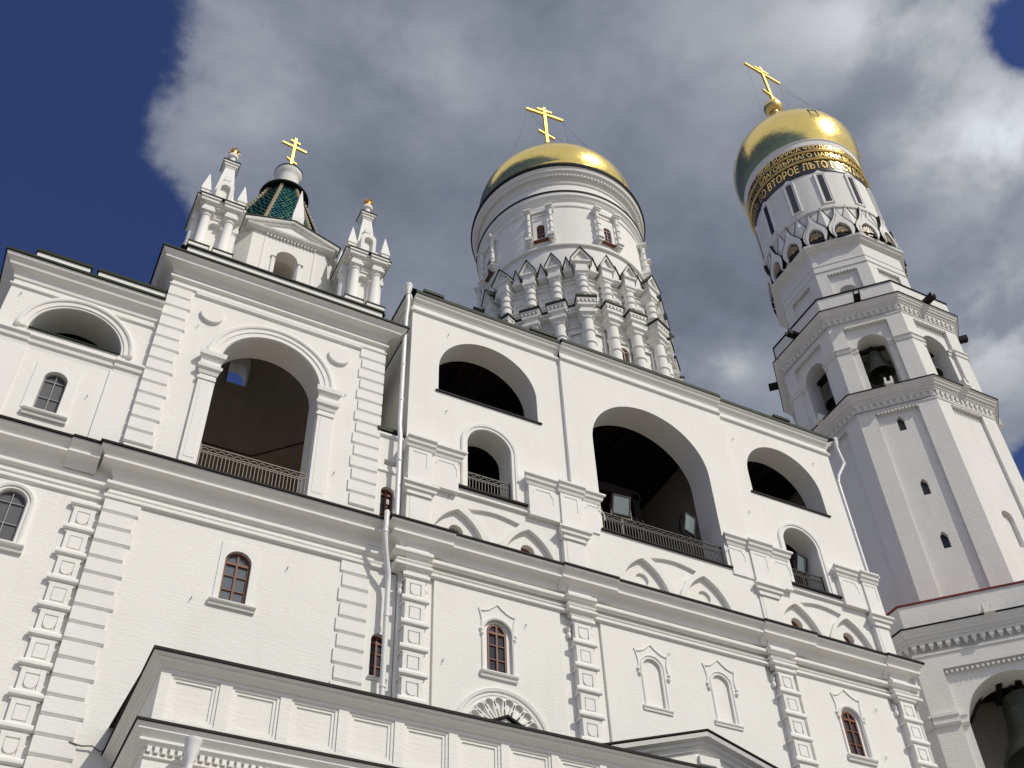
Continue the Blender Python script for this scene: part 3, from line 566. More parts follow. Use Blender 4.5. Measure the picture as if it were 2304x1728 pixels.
def cross(parent, cx, cy, z0, z1, bar, t, rot=0.0, kb=.80, kt=.10, kl=.25):
    H = z1-z0; a = math.radians(rot); ca, sa = math.cos(a), math.sin(a)
    s = M(lambda u, y, z: (cx+u*ca-y*sa, cy+u*sa+y*ca, z)); d = t*.8
    s.box(-t, t, -d, d, z0+.05, z1); zb = z0+H*kb; b = bar/2
    s.box(-b, -t-.001, -d*.95, d*.95, zb-t, zb+t); s.box(t+.001, b, -d*.95, d*.95, zb-t, zb+t)
    s.box(-b*.40, -t-.001, -d*.95, d*.95, zb+H*kt-t*.9, zb+H*kt+t*.9); s.box(t+.001, b*.40, -d*.95, d*.95, zb+H*kt-t*.9, zb+H*kt+t*.9)
    w = b*.42; zl = z0+H*kl
    s.prism([(-w, zl+w*.42+t*.8), (w, zl-w*.42+t*.8), (w, zl-w*.42-t*.8), (-w, zl+w*.42-t*.8)], -d*.93, d*.93)
    s.lathe([(t*1.2, z0-.05), (t*2.2, z0+.02), (t*1.3, z0+.12)], 0, 0, 12)
    return s.build('cross', M_CROSS, parent)

def ladder(parent, x0, x1, y, zs, proj=0.25, knobs=False, st=None):
    """pilaster of square panels between rounded bands; one part with its bands and raised blocks as sub-parts"""
    c = (x0+x1)/2; hw = (x1-x0)/2; f = y-proj
    b = M(); zb = zs[-1]; zt = zs[0]
    b.box(x0, x1, f+.05, y+.02, zb, zt)
    for sx in (-1, 1): b.box(c+sx*hw-(.13 if sx > 0 else 0), c+sx*hw+(.13 if sx < 0 else 0), f, f+.052, zb, zt)
    for i in range(len(zs)-1):
        zm = zs[i]; b.box(x0+.131, x1-.131, f, f+.052, zm-.26, zm-.10); b.box(x0+.131, x1-.131, f, f+.052, zs[i+1]+.08, zs[i+1]+.16)
    o = b.build('ladder_pilaster', M_TRIM, parent)
    s = M(); s2 = s
    for i, z in enumerate(zs):
        pf = half_round(f+.01, z-.09, z+.09, .085)
        s.loft([[(x0-.03-(.10 if yy < f else .03), yy, zz) for yy, zz in pf], [(x1+.03+(.10 if yy < f else .03), yy, zz) for yy, zz in pf]])
        s.box(x0-.06, x1+.06, f+.01, y+.01, z-.16, z-.09)
        if i < len(zs)-1:
            zc = (z+zs[i+1])/2-.03
            if i % 2 == 0: s2.prism([(c-.16, zc+.16), (c-.16, zc-.04)]+[(c+.16*math.cos(PI+PI*j/12), zc-.04+.17*math.sin(PI+PI*j/12)) for j in range(1, 12)]+[(c+.16, zc-.04), (c+.16, zc+.16)], f+.0, f+.06)
            else: s2.box(c-.16, c+.16, f+.0, f+.06, zc-.21, zc+.17)
    s.build('band_relief', M_TRIM, o)
    if knobs:
        for sx in (-1, 1):
            k = M(); xx = c+sx*(hw+.10); k.lathe([(.02, zs[0]-.66), (.07, zs[0]-.62), (.09, zs[0]-.5), (.05, zs[0]-.42), (.08, zs[0]-.36), (.10, zs[0]-.26), (.05, zs[0]-.16)], xx, y-.06, 10); k.build('pendant_knob', M_TRIM, o, True)
    return o

# ================================================================== the belfry block
RB = thing('belfry', 'large white belfry block with big open arches above and a frieze of pointed niches', 'building', (20.2, 5, 0))
def build_belfry():
    P = RB
    def pr(name, mesh, m=M_TRIM, parent=P, smooth=False): return mesh.build(name, m, parent, smooth)
    X0, X1 = 9.74, 30.62
    SIDE = [(X0, 0)]
    # ---- lower storey
    w = M(); YB = 0.10
    w.wall(rectp(X0, X1, 0, 23.95), YB, [(archp(12.75, 13.44, 19.22, 20.72), 0.30, False), (archp(26.93, 27.60, 19.3, 20.80), 0.30, False)])
    for x in (X0, X1): w.poly([(x, YB, 0), (x, 11, 0), (x, 11, 23.95), (x, YB, 23.95)])
    w.poly([(X0, 11, 0), (X1, 11, 0), (X1, 11, 34.9), (X0, 11, 34.9)])
    pr('lower_wall', w, M_WALL)
    s = M()
    s.plate(rectp(10.88, 15.42, 0, 22.16), 0.0, YB+.02, [(archp(12.62, 13.60, 19.22, 20.68), .12, False)])
    s.plate(rectp(16.98, 23.78, 0, 22.16), 0.0, YB+.02, [(archp(18.52, 19.20, 19.36, 20.84), .16, True), (archp(21.32, 21.98, 19.42, 20.90), .16, True)])
    s.plate(rectp(25.16, 29.42, 0, 22.16), 0.0, YB+.02, [(archp(26.82, 27.72, 19.3, 20.76), .12, False)])
    pr('wall_panel', s, M_WALL)
    pil = [(9.84, 10.50), (15.84, 16.48), (24.16, 24.82), (29.82, 30.48)]
    off = [0, -.02, .12, .25]
    for (a, b), o in zip(pil, off): ladder(P, a, b, YB, [21.86+o-.862*i for i in range(25)], 0.30, True)
    # frieze and mouldings, stepping out over the pilasters
    res = [(X0-.02, 10.70), (15.62, 16.72), (23.94, 25.06), (29.60, X1+.02)]; eres = [(X0-.0, 11.35), (15.4, 17.55), (23.75, 26.1), (29.5, X1+.0)]
    def run(name, prof, fl, amt, m=M_TRIM, y0=0.0, mit=True, ends=True):
        s = M(); x = X0
        for (a, b) in fl:
            if a > x: s.bar(prof, x, a)
            pf = [((y-amt if y < y0+.015 else y), z+.002) for y, z in prof]
            m0 = 1 if a < X0+.1 else 0; m1 = 1 if b > X1-.1 else 0
            aa = X0 if m0 else a; bb = X1 if m1 else b
            s.loft([[(aa-max(0, y0-yy)*m0, yy, zz) for yy, zz in pf], [(bb+max(0, y0-yy)*m1, yy, zz) for yy, zz in pf]])
            x = b
        if ends:
            pf = [((y-amt if y < y0+.015 else y), z) for y, z in prof]
            s.side(pf, X0, y0, 11, -1, y0); s.side(pf, X1, y0, 11, 1, y0)
        return pr(name, s, m)
    run('string_course', half_round(0.0, 22.60, 22.82, .14), res, .22); run('string_course', half_round(0.0, 22.12, 22.28, .10), res, .22); run('string_course', half_round(0.0, 22.36, 22.43, .05), res, .22)
    for a, b in res:
        s = M(); s.box(a+.1, b-.1, -.19, .05, 22.0, 23.2); pr('frieze_block', s)
    ep = [(.12, 22.95), (-.03, 22.95), (-.05, 23.06), (-.10, 23.16), (-.20, 23.22), (-.41, 23.25), (-.41, 23.33), (-.35, 23.34), (-.38, 23.42), (-.48, 23.52), (-.55, 23.57), (-.55, 23.64), (.12, 23.64)]
    run('eaves_cornice', ep, eres, .07, y0=0.0)
    run('eaves_flashing', [(.05, 23.98), (-.60, 23.72), (-.61, 23.645), (-.57, 23.642), (.05, 23.642)], eres, .07, M_EDGE, y0=0.0)
    # windows with ogee surrounds
    for x0, x1, z0, zs, o in ((12.78, 13.41, 19.23, 20.66, 0), (26.96, 27.57, 19.31, 20.74, .2)):
        window(P, x0-.01, x1+.01, z0, zs+.06, YB+.03); cx = (x0+x1)/2
        s = M(); pf = [(.49, .02), (.49, -.03), (.53, -.05), (.57, -.05), (.59, -.02), (.59, .02)]; s.arc(cx, zs, pf, 0, 180, 24)
        for sg in (-1, 1): s.leg([(cx+sg*r, y) for r, y in pf], z0, zs)
        pr('window_surround', s); sill(P, cx-.64, cx+.62, z0, 0.0, h=.22, out=.16)
    for x0, x1, z0, zs in ((18.52, 19.20, 19.36, 20.84), (21.32, 21.98, 19.42, 20.90)):
        cx = (x0+x1)/2; r_ = (x1-x0)/2
        s = M(); pf = [(r_+.08, .02), (r_+.08, -.02), (r_+.11, -.04), (r_+.14, -.02), (r_+.14, .02)]; s.arc(cx, zs, pf, 0, 180, 24)
        for sg in (-1, 1): s.leg([(cx+sg*r, y) for r, y in pf], z0, zs)
        pr('blind_niche_surround', s); sill(P, cx-.56, cx+.56, z0, 0.0, h=.18, out=.09)
    for cx, zb in ((13.10, 21.74), (18.88, 21.72), (21.66, 21.82), (27.27, 21.98)):
        s = M()
        def q(*p): s.tube([(cx+x, -.012, zb+z) for x, z in p], .034, 6)
        q((.0, .0), (-.16, -.14), (-.32, -.27), (-.48, -.33), (-.60, -.35)); q((.0, .0), (.16, -.15), (.34, -.28), (.5, -.34), (.62, -.36))
        for sg in (-1, 1):
            q((sg*.66, -.28), (sg*.60, -.5), (sg*.56, -.72), (sg*.57, -.92), (sg*.60, -1.0)); s.lathe([(.01, zb-1.16), (.06, zb-1.11), (.07, zb-1.05), (.01, zb-.97)], cx+sg*.60, -.015, 8); s.lathe([(.01, zb-1.32), (.06, zb-1.27), (.075, zb-1.2), (.01, zb-1.12)], cx+sg*.57, -.015, 8)
        pr('ogee_moulding', s, smooth=True)
    # shell fan over the porch roof
    s = M(); cx, cz = 13.17, 17.12
    pf = [(1.36, .02), (1.36, -.03), (1.45, -.03), (1.47, -.08), (1.56, -.10), (1.60, -.06), (1.60, .02)]; s.arc(cx, cz, pf, 0, 180, 40); pr('fan_archivolt', s)
    s = M()
    for i in range(10):
        a = math.radians(180-(i+.5)*18); ca, sa = math.cos(a), math.sin(a)
        tx, tz = -sa, ca
        pts = []
        for r_, h in ((.25, .03), (.55, .055), (.8, .10), (.95, .17), (1.08, .19), (1.19, .14), (1.245, .05)):
            pts.append((r_, h))
        L_ = [(cx+ca*r_+tx*h, cz+sa*r_+tz*h) for r_, h in pts]+[(cx+ca*r_-tx*h, cz+sa*r_-tz*h) for r_, h in pts[::-1]]
        I_ = [(cx+ca*(.62+(r_-.25)*.60)+tx*h*.70, cz+sa*(.62+(r_-.25)*.60)+tz*h*.70) for r_, h in pts]+[(cx+ca*(.62+(r_-.25)*.60)-tx*h*.70, cz+sa*(.62+(r_-.25)*.60)-tz*h*.70) for r_, h in pts[::-1]]
        s.plate(L_, -.16, .02, [(I_, .12, True)])
    pr('shell_fan', s)
    # ---- upper storey
    u = M(); YM, YS = -.06, .10
    def ellarch(x0, x1, z0, zs, h): return archp(x0, x1, z0, zs, 36, h)
    o1 = ellarch(10.92, 15.17, 30.82, 32.08, 2.14); o2 = ellarch(25.42, 29.38, 30.92, 32.05, 2.03); ob = ellarch(17.52, 23.06, 26.22, 30.75, 2.72)
    sw1 = archp(12.12, 13.88, 26.4, 28.62, 28); sw2 = archp(26.42, 28.10, 26.46, 28.66, 28)
    def ogive(cx, hw, z0, za):
        h = za-z0; q = []
        for i in range(13):
            t = i/12; q.append(((1-t)**2*hw+2*t*(1-t)*hw*.74, z0+2*t*(1-t)*h*.74+t*t*h))
        return [(cx-hw, z0)]+[(cx+x, z) for x, z in q]+[(cx-x, z) for x, z in q[-2:0:-1]]
    def band(cx0, cx1, z):
        c = (cx0+cx1)/2
        top = []; n = 12
        for i in range(n+1):
            t = i/n; top.append((c-1.02+2.04*t, z+1.47+.17*math.sin(PI*t)-.0*t))
        return top+[(c+.80, z+1.22), (c+.52, z+.95), (c+.22, z+.45), (c+.06, z+.0), (c-.06, z+.0), (c-.22, z+.55), (c-.5, z+1.0), (c-.75, z+1.28)]
    pairs = [(11.76, 14.50, 0), (19.08, 21.78, .05), (26.16, 28.68, .15)]
    hL, hM, hR = [], [], []
    for (a, b, dz), hs, deep in zip(pairs, (hL, hM, hR), (True, False, True)):
        for c in (a, b): hs.append((ogive(c, 1.04, 23.95+dz*.5, 25.36+dz), .20, False))
        hs.append((band(a, b, 24.0+dz), .12, True))
    u.wall(rectp(X0, 16.34, 23.8, 34.95), YS, [(o1, 1.05, False), (sw1, .95, False)]+hL)
    u.wall(rectp(16.34, 24.40, 23.8, 34.95), YM, [(ob, 1.25, False)]+hM)
    u.wall(rectp(24.40, X1-.06, 23.8, 34.95), YS, [(o2, 1.05, False), (sw2, .95, False)]+hR)
    for x in (16.34, 24.40): u.poly([(x, YM, 23.8), (x, YS, 23.8), (x, YS, 34.95), (x, YM, 34.95)])
    for x in (X0, X1-.06): u.poly([(x, YS, 23.8), (x, 11, 23.8), (x, 11, 34.95), (x, YS, 34.95)])
    for hs, y in ((hL, YS), (hM, YM), (hR, YS)):     # backs of the pointed niches, with their round holes
        for (po, d, back) in hs:
            if back: continue
            cx = sum(p[0] for p in po)/len(po); cz = max(p[1] for p in po)-.82
            u.wall(po, y+d, [(circ(cx, cz, .27, 24), .30 if y > 0 else .10, True)])
    pr('upper_wall', u, M_WALL)
    for (a, b, dz) in (pairs[0], pairs[2]):
        for c in (a, b): s = M(); s.prism(circ(c-.0, 24.52+dz, .26, 20), YS+.42, YS+.43); pr('oculus_glass', s, M_WOOD)
    # raised rings round the niches
    # ---- rooms behind the openings
    r = M(); fl = M()
    def room(x0, x1, y0, y1, z0, z1, front=()):
        fl.poly([(x0, y0, z0), (x1, y0, z0), (x1, y1, z0), (x0, y1, z0)])
        r.poly([(x0, y0, z0), (x0, y1, z0), (x0, y1, z1), (x0, y0, z1)]); r.poly([(x1, y0, z0), (x1, y1, z0), (x1, y1, z1), (x1, y0, z1)])
        if front: r.wall(rectp(x0, x1, z0, z1), y0, [(f, .001, False) for f in front])
    room(X0+.15, 16.2, 1.15, 8.6, 30.79, 34.5, [o1]); room(24.6, X1-.2, 1.15, 8.6, 30.89, 34.5, [o2])
    room(16.4, 24.4, 1.19, 8.6, 26.19, 34.5, [ob]); room(X0+.15, 16.2, 1.05, 8.6, 26.37, 30.7, [sw1]); room(24.6, X1-.2, 1.05, 8.6, 26.43, 30.7, [sw2])
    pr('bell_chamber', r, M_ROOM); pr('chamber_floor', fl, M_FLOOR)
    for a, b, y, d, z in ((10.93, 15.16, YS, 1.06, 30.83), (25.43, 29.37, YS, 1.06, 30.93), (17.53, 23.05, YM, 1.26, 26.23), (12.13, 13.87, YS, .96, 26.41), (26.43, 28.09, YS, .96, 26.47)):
        f_ = M(); f_.box(a, b, y+.3, y+d, z-.03, z+.004); pr('added_reveal_sheet', f_, M_FLOOR)  # sheet added over the reveal floor to cut bounce onto the arch soffit
    r = M()
    for x0, x1, y0, z0, z1 in ((X0+.15, 16.2, 1.15, 30.79, 34.5), (24.6, X1-.2, 1.15, 30.89, 34.5), (16.4, 24.4, 1.19, 26.19, 34.5), (X0+.15, 16.2, 1.05, 26.37, 30.7), (24.6, X1-.2, 1.05, 26.43, 30.7)):
        r.poly([(x0, y0, z1), (x1, y0, z1), (x1, 8.6, z1), (x0, 8.6, z1)]); r.poly([(x0, 8.6, z0), (x1, 8.6, z0), (x1, 8.6, z1), (x0, 8.6, z1)])
        k = 8
        for i in range(k): r.box(x0+(x1-x0)*(i+.3)/k, x0+(x1-x0)*(i+.5)/k, y0+.1, 8.5, z1-.32, z1-.02)
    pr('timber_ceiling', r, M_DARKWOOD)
    s = M()
    for z in (29.2, 30.9): s.box(17.0, 21.4, 2.6, 2.95, z, z+.4); s.box(17.0, 21.4, 5.6, 5.95, z, z+.4)
    for i in range(9): s.box(17.2+i*.5, 17.34+i*.5, 2.5, 6.0, 29.62, 29.78)
    for x in (17.1, 21.0): s.box(x, x+.3, 2.6, 2.9, 26.2, 31.2); s.box(x, x+.3, 5.6, 5.9, 26.2, 31.2)
    s.box(17.0, 21.3, 2.6, 6.0, 31.3, 31.36); pr('beam_frame', s, M_DARKWOOD)
    # sills of the openings
    s = M()
    for bx in ((10.8, 15.32, YS-.07, YS+.6, 30.76, 30.825), (25.3, 29.5, YS-.07, YS+.6, 30.86, 30.925), (17.42, 23.22, YM-.09, YM+.6, 26.16, 26.225), (11.62, 14.66, YS-.12, YS+.5, 26.33, 26.405), (25.98, 28.86, YS-.12, YS+.5, 26.39, 26.465)):
        s = M(); s.box(*bx); pr('opening_sill', s, M_EDGE)
    #, 29.5, YS-.07, YS+.6, 30.86, 30.925); s.box(17.42, 23.22, YM-.09, YM+.6, 26.16, 26.225); s.box(11.62, 14.66, YS-.12, YS+.5, 26.33, 26.405); s.box(25.98, 28.86, YS-.12, YS+.5, 26.39, 26.465)
    for z, x0, x1 in ((26.40, 12.14, 13.86), (26.46, 26.44, 28.08)): railing(P, x0, x1, z+.03, z+.92, YS+.14, M_IRON, .12)
    railing(P, 17.56, 23.0, 26.25, 27.22, YM+.16, M_IRON, .125)
    for x0, x1, z0, zs in ((12.12, 13.88, 26.4, 28.62), (26.42, 28.10, 26.46, 28.66)):
        cx = (x0+x1)/2; r_ = (x1-x0)/2; s = M()
        pf = [(r_+.02, YS+.02), (r_+.02, YS-.04), (r_+.12, YS-.04), (r_+.14, YS-.08), (r_+.24, YS-.09), (r_+.28, YS-.05), (r_+.28, YS+.02)]; s.arc(cx, zs, pf, 0, 180, 32)
        for sg in (-1, 1): s.leg([(cx+sg*q_, y) for q_, y in pf], z0, zs)
        pr('opening_surround', s)
    # belt of pedestals, caps and panels
    seg = [(X0, 11.72, X0, 10.62), (14.42, 17.40, 15.72, 16.62), (23.18, 26.08, 24.20, 25.14), (28.62, X1-.04, 29.84, X1-.04)]
    for i, (a, e, pa, pe) in enumerate(seg):
        b = M(); cpz = M(); pn = M()
        dz = (0, 0, .02, .14)[i]
        b.box(a+.04, e-.06, -.12, .12, 25.9+dz, 27.30+dz); b.box(pa, pe, -.20, -.05, 25.2+dz, 27.30+dz)
        cp = [(.12, 27.28+dz), (-.14, 27.28+dz), (-.18, 27.38+dz), (-.24, 27.44+dz), (-.26, 27.54+dz), (-.34, 27.62+dz), (-.34, 27.70+dz), (.12, 27.74+dz)]
        cpz.loft([[(a-(.0 if i == 0 else max(0, -.12-y)), y, z) for y, z in cp], [(e+(max(0, -.12-y)), y, z) for y, z in cp]]); cpz.bar([(y-(.09 if y < 0 else 0), z+.003) for y, z in cp], pa-.1, pe+.1)
        for hx in ((pa-.68, pe+.58) if 0 < i < 3 else ((pe+.58,) if i == 0 else (pa-.68,))):
            pn.tube([(hx-.42, -.122, 26.95+dz), (hx-.30, -.122, 27.12+dz), (hx+.26, -.122, 27.12+dz), (hx+.40, -.122, 26.88+dz), (hx+.40, -.122, 26.62+dz)], .022, 5)
        c = (pa+pe)/2; pn.tube([(c-.28, -.202, 27.12+dz), (c+.24, -.202, 27.12+dz), (c+.24, -.202, 26.50+dz)], .022, 5)
        o = pr('belt_pedestal', b); pr('belt_cap', cpz, M_TRIM, o); pr('panel_moulding', pn, M_TRIM, o)
    s = M()
    st = half_round(YS, 25.98, 26.10, .12); x = X0
    for i, (a, e, pa, pe) in enumerate(seg):
        dz = (0, 0, .0, .14)[i]
        if pa > x: s.bar([(y, z+(.0 if i < 3 else .1)) for y, z in st], x, pa)
        s.bar([(y-(.14 if y < YS else 0), z+dz) for y, z in st], pa-.04, pe+.04); x = pe
    pr('string_course', s)
    for i, (a, e, pa, pe) in enumerate(seg):
        br = M(); bs = M()
        dz = (0, 0, .04, .16)[i]
        cp = [(.12, 25.24+dz), (-.16, 25.24+dz), (-.18, 25.34+dz), (-.27, 25.40+dz), (-.28, 25.50+dz), (-.36, 25.58+dz), (-.36, 25.66+dz), (.12, 25.68+dz)]
        br.loft([[(pa-.02-max(0, -.14-y)*.8, y, z) for y, z in cp], [(pe+.06+max(0, -.14-y)*.8, y, z) for y, z in cp]]); bs.box(pa+.02, pe-.02, -.12, .12, 23.8, 25.25+dz); bs.box(pa+.14, pe-.04, -.135, -.115, 23.8, 25.15+dz)
        pr('bracket', br); pr('bracket_strip', bs)
    # ---- top cornice and roof
    def rn(name, prof, m=M_TRIM):
        s = M()
        for x0, x1, y in ((X0, 16.34, YS), (16.34, 24.40, YM), (24.40, X1-.06, YS)):
            s.bar([(p+y, z+(.002 if y < 0 else 0)) for p, z in prof], x0, x1)
        s.side([(p+YS, z) for p, z in prof], X0, YS, 11, -1, YS); s.side([(p+YS, z) for p, z in prof], X1-.06, YS, 11, 1, YS)
        return pr(name, s, m)
    rn('string_course', half_round(0, 34.86, 35.02, .11))
    rn('roof_cornice', [(.02, 34.9), (-.02, 34.95), (-.02, 35.28), (-.06, 35.30), (-.10, 35.40), (-.2, 35.46), (-.22, 35.54), (-.30, 35.60), (-.31, 35.66), (.02, 35.66)])
    rn('roof_edge', [(.05, 36.0), (-.33, 35.86), (-.35, 35.665), (.05, 35.664)], M_ROOF)
    s = M(); z = 35.9
    s.poly([(X0-.2, -.2, z), (X1+.1, -.2, z), (X1-5, 5.5, z+1.7), (X0+5, 5.5, z+1.7)]); s.poly([(X0-.2, 11.3, z), (X1+.1, 11.3, z), (X1-5, 5.5, z+1.7), (X0+5, 5.5, z+1.7)]); s.poly([(X0-.2, -.2, z), (X0+5, 5.5, z+1.7), (X0-.2, 11.3, z)]); s.poly([(X1+.1, -.2, z), (X1-5, 5.5, z+1.7), (X1+.1, 11.3, z)])
    for a, b in ((X0+.3, X0+1.2), (14.9, 16.2), (19.5, 21.3), (27.5, 28.4)): s.box(a, b, -.28, .2, z-.02, z+.12)
    pr('roof', s, M_ROOF)
    hook(P, [(11.3, 34.1), (11.25, 29.8), (17.4, 34.0), (21.9, 34.05), (24.95, 33.7), (29.4, 33.9), (24.9, 29.6), (11.4, 25.75), (17.5, 25.75)], YS)
    hook(P, [(14.1, 21.2), (11.2, 19.2), (19.6, 21.5), (28.6, 21.4), (28.4, 19.5)], 0.0)

# ================================================================== downpipes
def pipe(name, label, pts, r, funnel=None, rings=()):
    s = M(); s.tube(pts, r, 14)
    for (x, y, z) in rings: s.lathe([(r*1.02, z-.05), (r*1.22, z-.04), (r*1.22, z+.04), (r*1.02, z+.05)], x, y, 14)
    o = s.build(name, M_PIPE, None, True); o['label'] = label; o['category'] = 'drainpipe'; o['group'] = 'white rainwater drainpipes'
    if funnel:
        x, y, z = funnel; f = M(); f.lathe([(r, z-.45), (r*1.1, z-.38), (r*1.95, z-.14), (r*2.05, z+.0), (r*2.3, z+.04), (r*2.3, z+.10), (r*1.9, z+.10), (r*1.7, z-.08), (r*.6, z-.2)], x, y, 24); f.build('funnel', M_PIPE, o, True)
    return o
def build_pipes():
    pipe('drainpipe', 'tall white drainpipe with a funnel top down the left corner of the belfry block', [(9.40, -.15, 35.55), (9.43, -.15, 34.9), (9.43, -.02, 34.2), (9.43, .02, 33.4), (9.42, .02, 28.4), (9.44, -.06, 27.7), (9.45, -.1, 23.6)], .085, (9.38, -.18, 35.85), [(9.43, .02, z) for z in (33.4, 31.5, 29.6)]+[(9.44, -.08, 26.6)])
    pipe('drainpipe', 'white drainpipe bent over the lower eaves, falling between the two blocks to the porch roof', [(9.10, -.1, 23.98), (9.0, -.42, 23.92), (8.97, -.52, 23.72), (8.95, -.50, 23.0), (9.05, -.35, 22.5), (9.30, -.06, 21.75), (9.32, -.02, 21.4), (9.33, -.02, 14.0)], .085, None, [(8.95, -.5, 23.05), (9.33, -.02, 20.3), (9.33, -.02, 17.9)])
    pipe('drainpipe', 'white drainpipe with a cranked neck at the right end of the belfry roof', [(31.1, -.1, 35.5), (31.15, -.1, 35.05), (31.25, -.1, 34.5), (30.85, .1, 33.75), (30.72, .12, 33.3), (30.70, .12, 24.0)], .075, (31.1, -.1, 35.85), [(30.71, .12, z) for z in (33.3, 30.6, 28.0)])
    pipe('drainpipe', 'short cranked white drainpipe under the right end of the lower belfry eaves', [(31.0, -.15, 23.5), (31.03, -.15, 22.75), (30.80, .05, 21.9), (30.78, .05, 5)], .07)
    pipe('drainpipe', 'white drainpipe with a big bowl funnel in front of the porch wall', [(3.44, -5.10, 12.1), (3.44, -5.10, 0)], .08, (3.44, -5.10, 12.48), [(3.44, -5.10, 11.7)])

# ================================================================== the low porch wing in front
PO = thing('porch', 'low white porch wing with recessed square panels and a gable on its roof', 'building', (12, -2.2, 0))
def build_porch():
    P = PO
    def pr(name, mesh, m=M_TRIM, parent=P, smooth=False): return mesh.build(name, m, parent, smooth)
    X0, X1, Y, Z = 2.58, 26.0, -4.62, 14.35
    w = M(); holes = []; n = 13
    panels = [(2.80+1.361*i, 2.80+1.361*i+1.085+.012*min(i, 6)) for i in range(n)]
    ph = [(rectp(a, b, 13.18, 14.24), .035, False) for a, b in panels]
    lh = [(rectp(a, b, 11.0, 12.0), .035, False) for a, b in panels]
    w.wall(rectp(X0, X1, 12.4, 14.5), Y, ph); w.wall(rectp(X0, X1, 0, 12.5), Y-.02, lh)
    for (pp, y, za, zb) in ((panels, Y, 13.18, 14.24), (panels, Y-.02, 11.0, 12.0)):
        for a, b in pp:
            w.wall(rectp(a, b, za, zb), y+.035, [(rectp(a+.07, b-.07, za+.07, zb-.07), .03, False)])
            w.wall(rectp(a+.07, b-.07, za+.07, zb-.07), y+.065, [(rectp(a+.14, b-.14, za+.14, zb-.14), .03, True)])
    for x in (X0, X1): w.poly([(x, Y, 0), (x, .5, 0), (x, .5, 14.5), (x, Y, 14.5)])
    pr('porch_wall', w, M_WALL)
    def both(name, prof, m=M_TRIM, yr=Y):
        s = M(); s.barm(prof, X0, X1, 1, 1, yr); s.side(prof, X0, yr, .4, -1, yr); s.side(prof, X1, yr, .4, 1, yr); pr(name, s, m)
    both('roof_cornice', [(Y+.02, 14.33), (Y-.03, 14.33), (Y-.05, 14.37), (Y-.10, 14.39), (Y-.12, 14.42), (Y-.20, 14.44), (Y-.20, 14.47), (Y-.18, 14.475), (Y-.22, 14.50), (Y-.28, 14.52), (Y-.28, 14.55), (Y+.02, 14.55)])
    both('roof_edge', [(Y+.2, 14.70), (Y-.31, 14.63), (Y-.32, 14.554), (Y+.2, 14.553)], M_EDGE)
    s = M(); s.poly([(X0-.25, Y-.25, 14.66), (X1+.25, Y-.25, 14.66), (X1+.3, .3, 15.3), (X0-.3, .3, 15.3)]); pr('roof', s, M_EDGE)
    both('lower_cornice', [(Y+.02, 12.48), (Y-.08, 12.48), (Y-.10, 12.54), (Y-.16, 12.56), (Y-.16, 12.62), (Y-.10, 12.63), (Y-.12, 12.68), (Y-.20, 12.72), (Y-.25, 12.76), (Y-.25, 12.81), (Y-.28, 12.85), (Y-.30, 12.88), (Y+.02, 12.88)])
    both('lower_flashing', [(Y+.02, 13.02), (Y-.33, 12.945), (Y-.34, 12.884), (Y+.02, 12.884)], M_EDGE)
    s = M()
    k = int((X1-X0)/.155)
    for i in range(k): s.box(X0+.04+i*.155, X0+.13+i*.155, Y-.12, Y-.02, 12.35, 12.47)
    s.bar(half_round(Y-.02, 12.24, 12.33, .05), X0, X1); pr('dentil_course', s)
    # small pediment peeping over the eaves, and the big gable
    s = M(); s.prism([(10.30, 14.6), (10.95, 14.98), (11.58, 14.6)], Y+.1, Y+1.5); pr('small_gable', s, M_TRIM)
    s = M(); s.loft([[(10.2, y, z) for y, z in ((Y+.02, 14.62), (Y+1.5, 14.62), (Y+1.5, 14.68), (Y+.02, 14.68))], [(10.98, y, z) for y, z in ((Y+.02, 15.0), (Y+1.5, 15.0), (Y+1.5, 15.06), (Y+.02, 15.06))], [(11.72, y, z) for y, z in ((Y+.02, 14.62), (Y+1.5, 14.62), (Y+1.5, 14.68), (Y+.02, 14.68))]]); pr('gable_flashing', s, M_EDGE)
    yg = -2.55; xa, xb, xm, zb, za = 14.9, 21.9, 18.35, 15.78, 16.90
    s = M(); s.prism([(xa, 14.9), (xb, 14.9), (xb, zb), (xm, za-.05), (xa, zb)], yg, .1)
    s.box(xm-.2, xm+.5, yg-.12, yg+.01, 16.08, 16.34); s.box(xm+.34, xm+.5, yg-.12, yg+.01, 15.6, 16.08)
    pf = [(yg+.02, -.34), (yg-.08, -.34), (yg-.12, -.24), (yg-.2, -.2), (yg-.22, -.12), (yg-.38, -.06), (yg-.42, .06), (yg+.02, .08)]
    s.loft([[(xa-.42, y, zb-.16+d) for y, d in pf], [(xm, y, za+d) for y, d in pf], [(xb+.42, y, zb-.16+d) for y, d in pf]])
    hp = [(yg+.02, -.30), (yg-.08, -.30), (yg-.14, -.2), (yg-.3, -.16), (yg-.36, -.02), (yg+.02, .0)]
    s.bar([(y, zb-.12+d) for y, d in hp], xa-.30, xb+.30)
    pr('gable', s, M_TRIM)
    s = M(); fp = [(yg+2.6, .09), (yg-.45, .09), (yg-.45, .14), (yg+2.6, .15)]
    s.loft([[(xa-.46, y, zb-.17+d) for y, d in fp], [(xm, y, za+d) for y, d in fp], [(xb+.46, y, zb-.17+d) for y, d in fp]])
    s.bar([(yg, zb-.10), (yg-.38, zb-.11), (yg-.38, zb-.075), (yg, zb-.06)], xa-.2, xb+.3); pr('gable_flashing', s, M_EDGE)

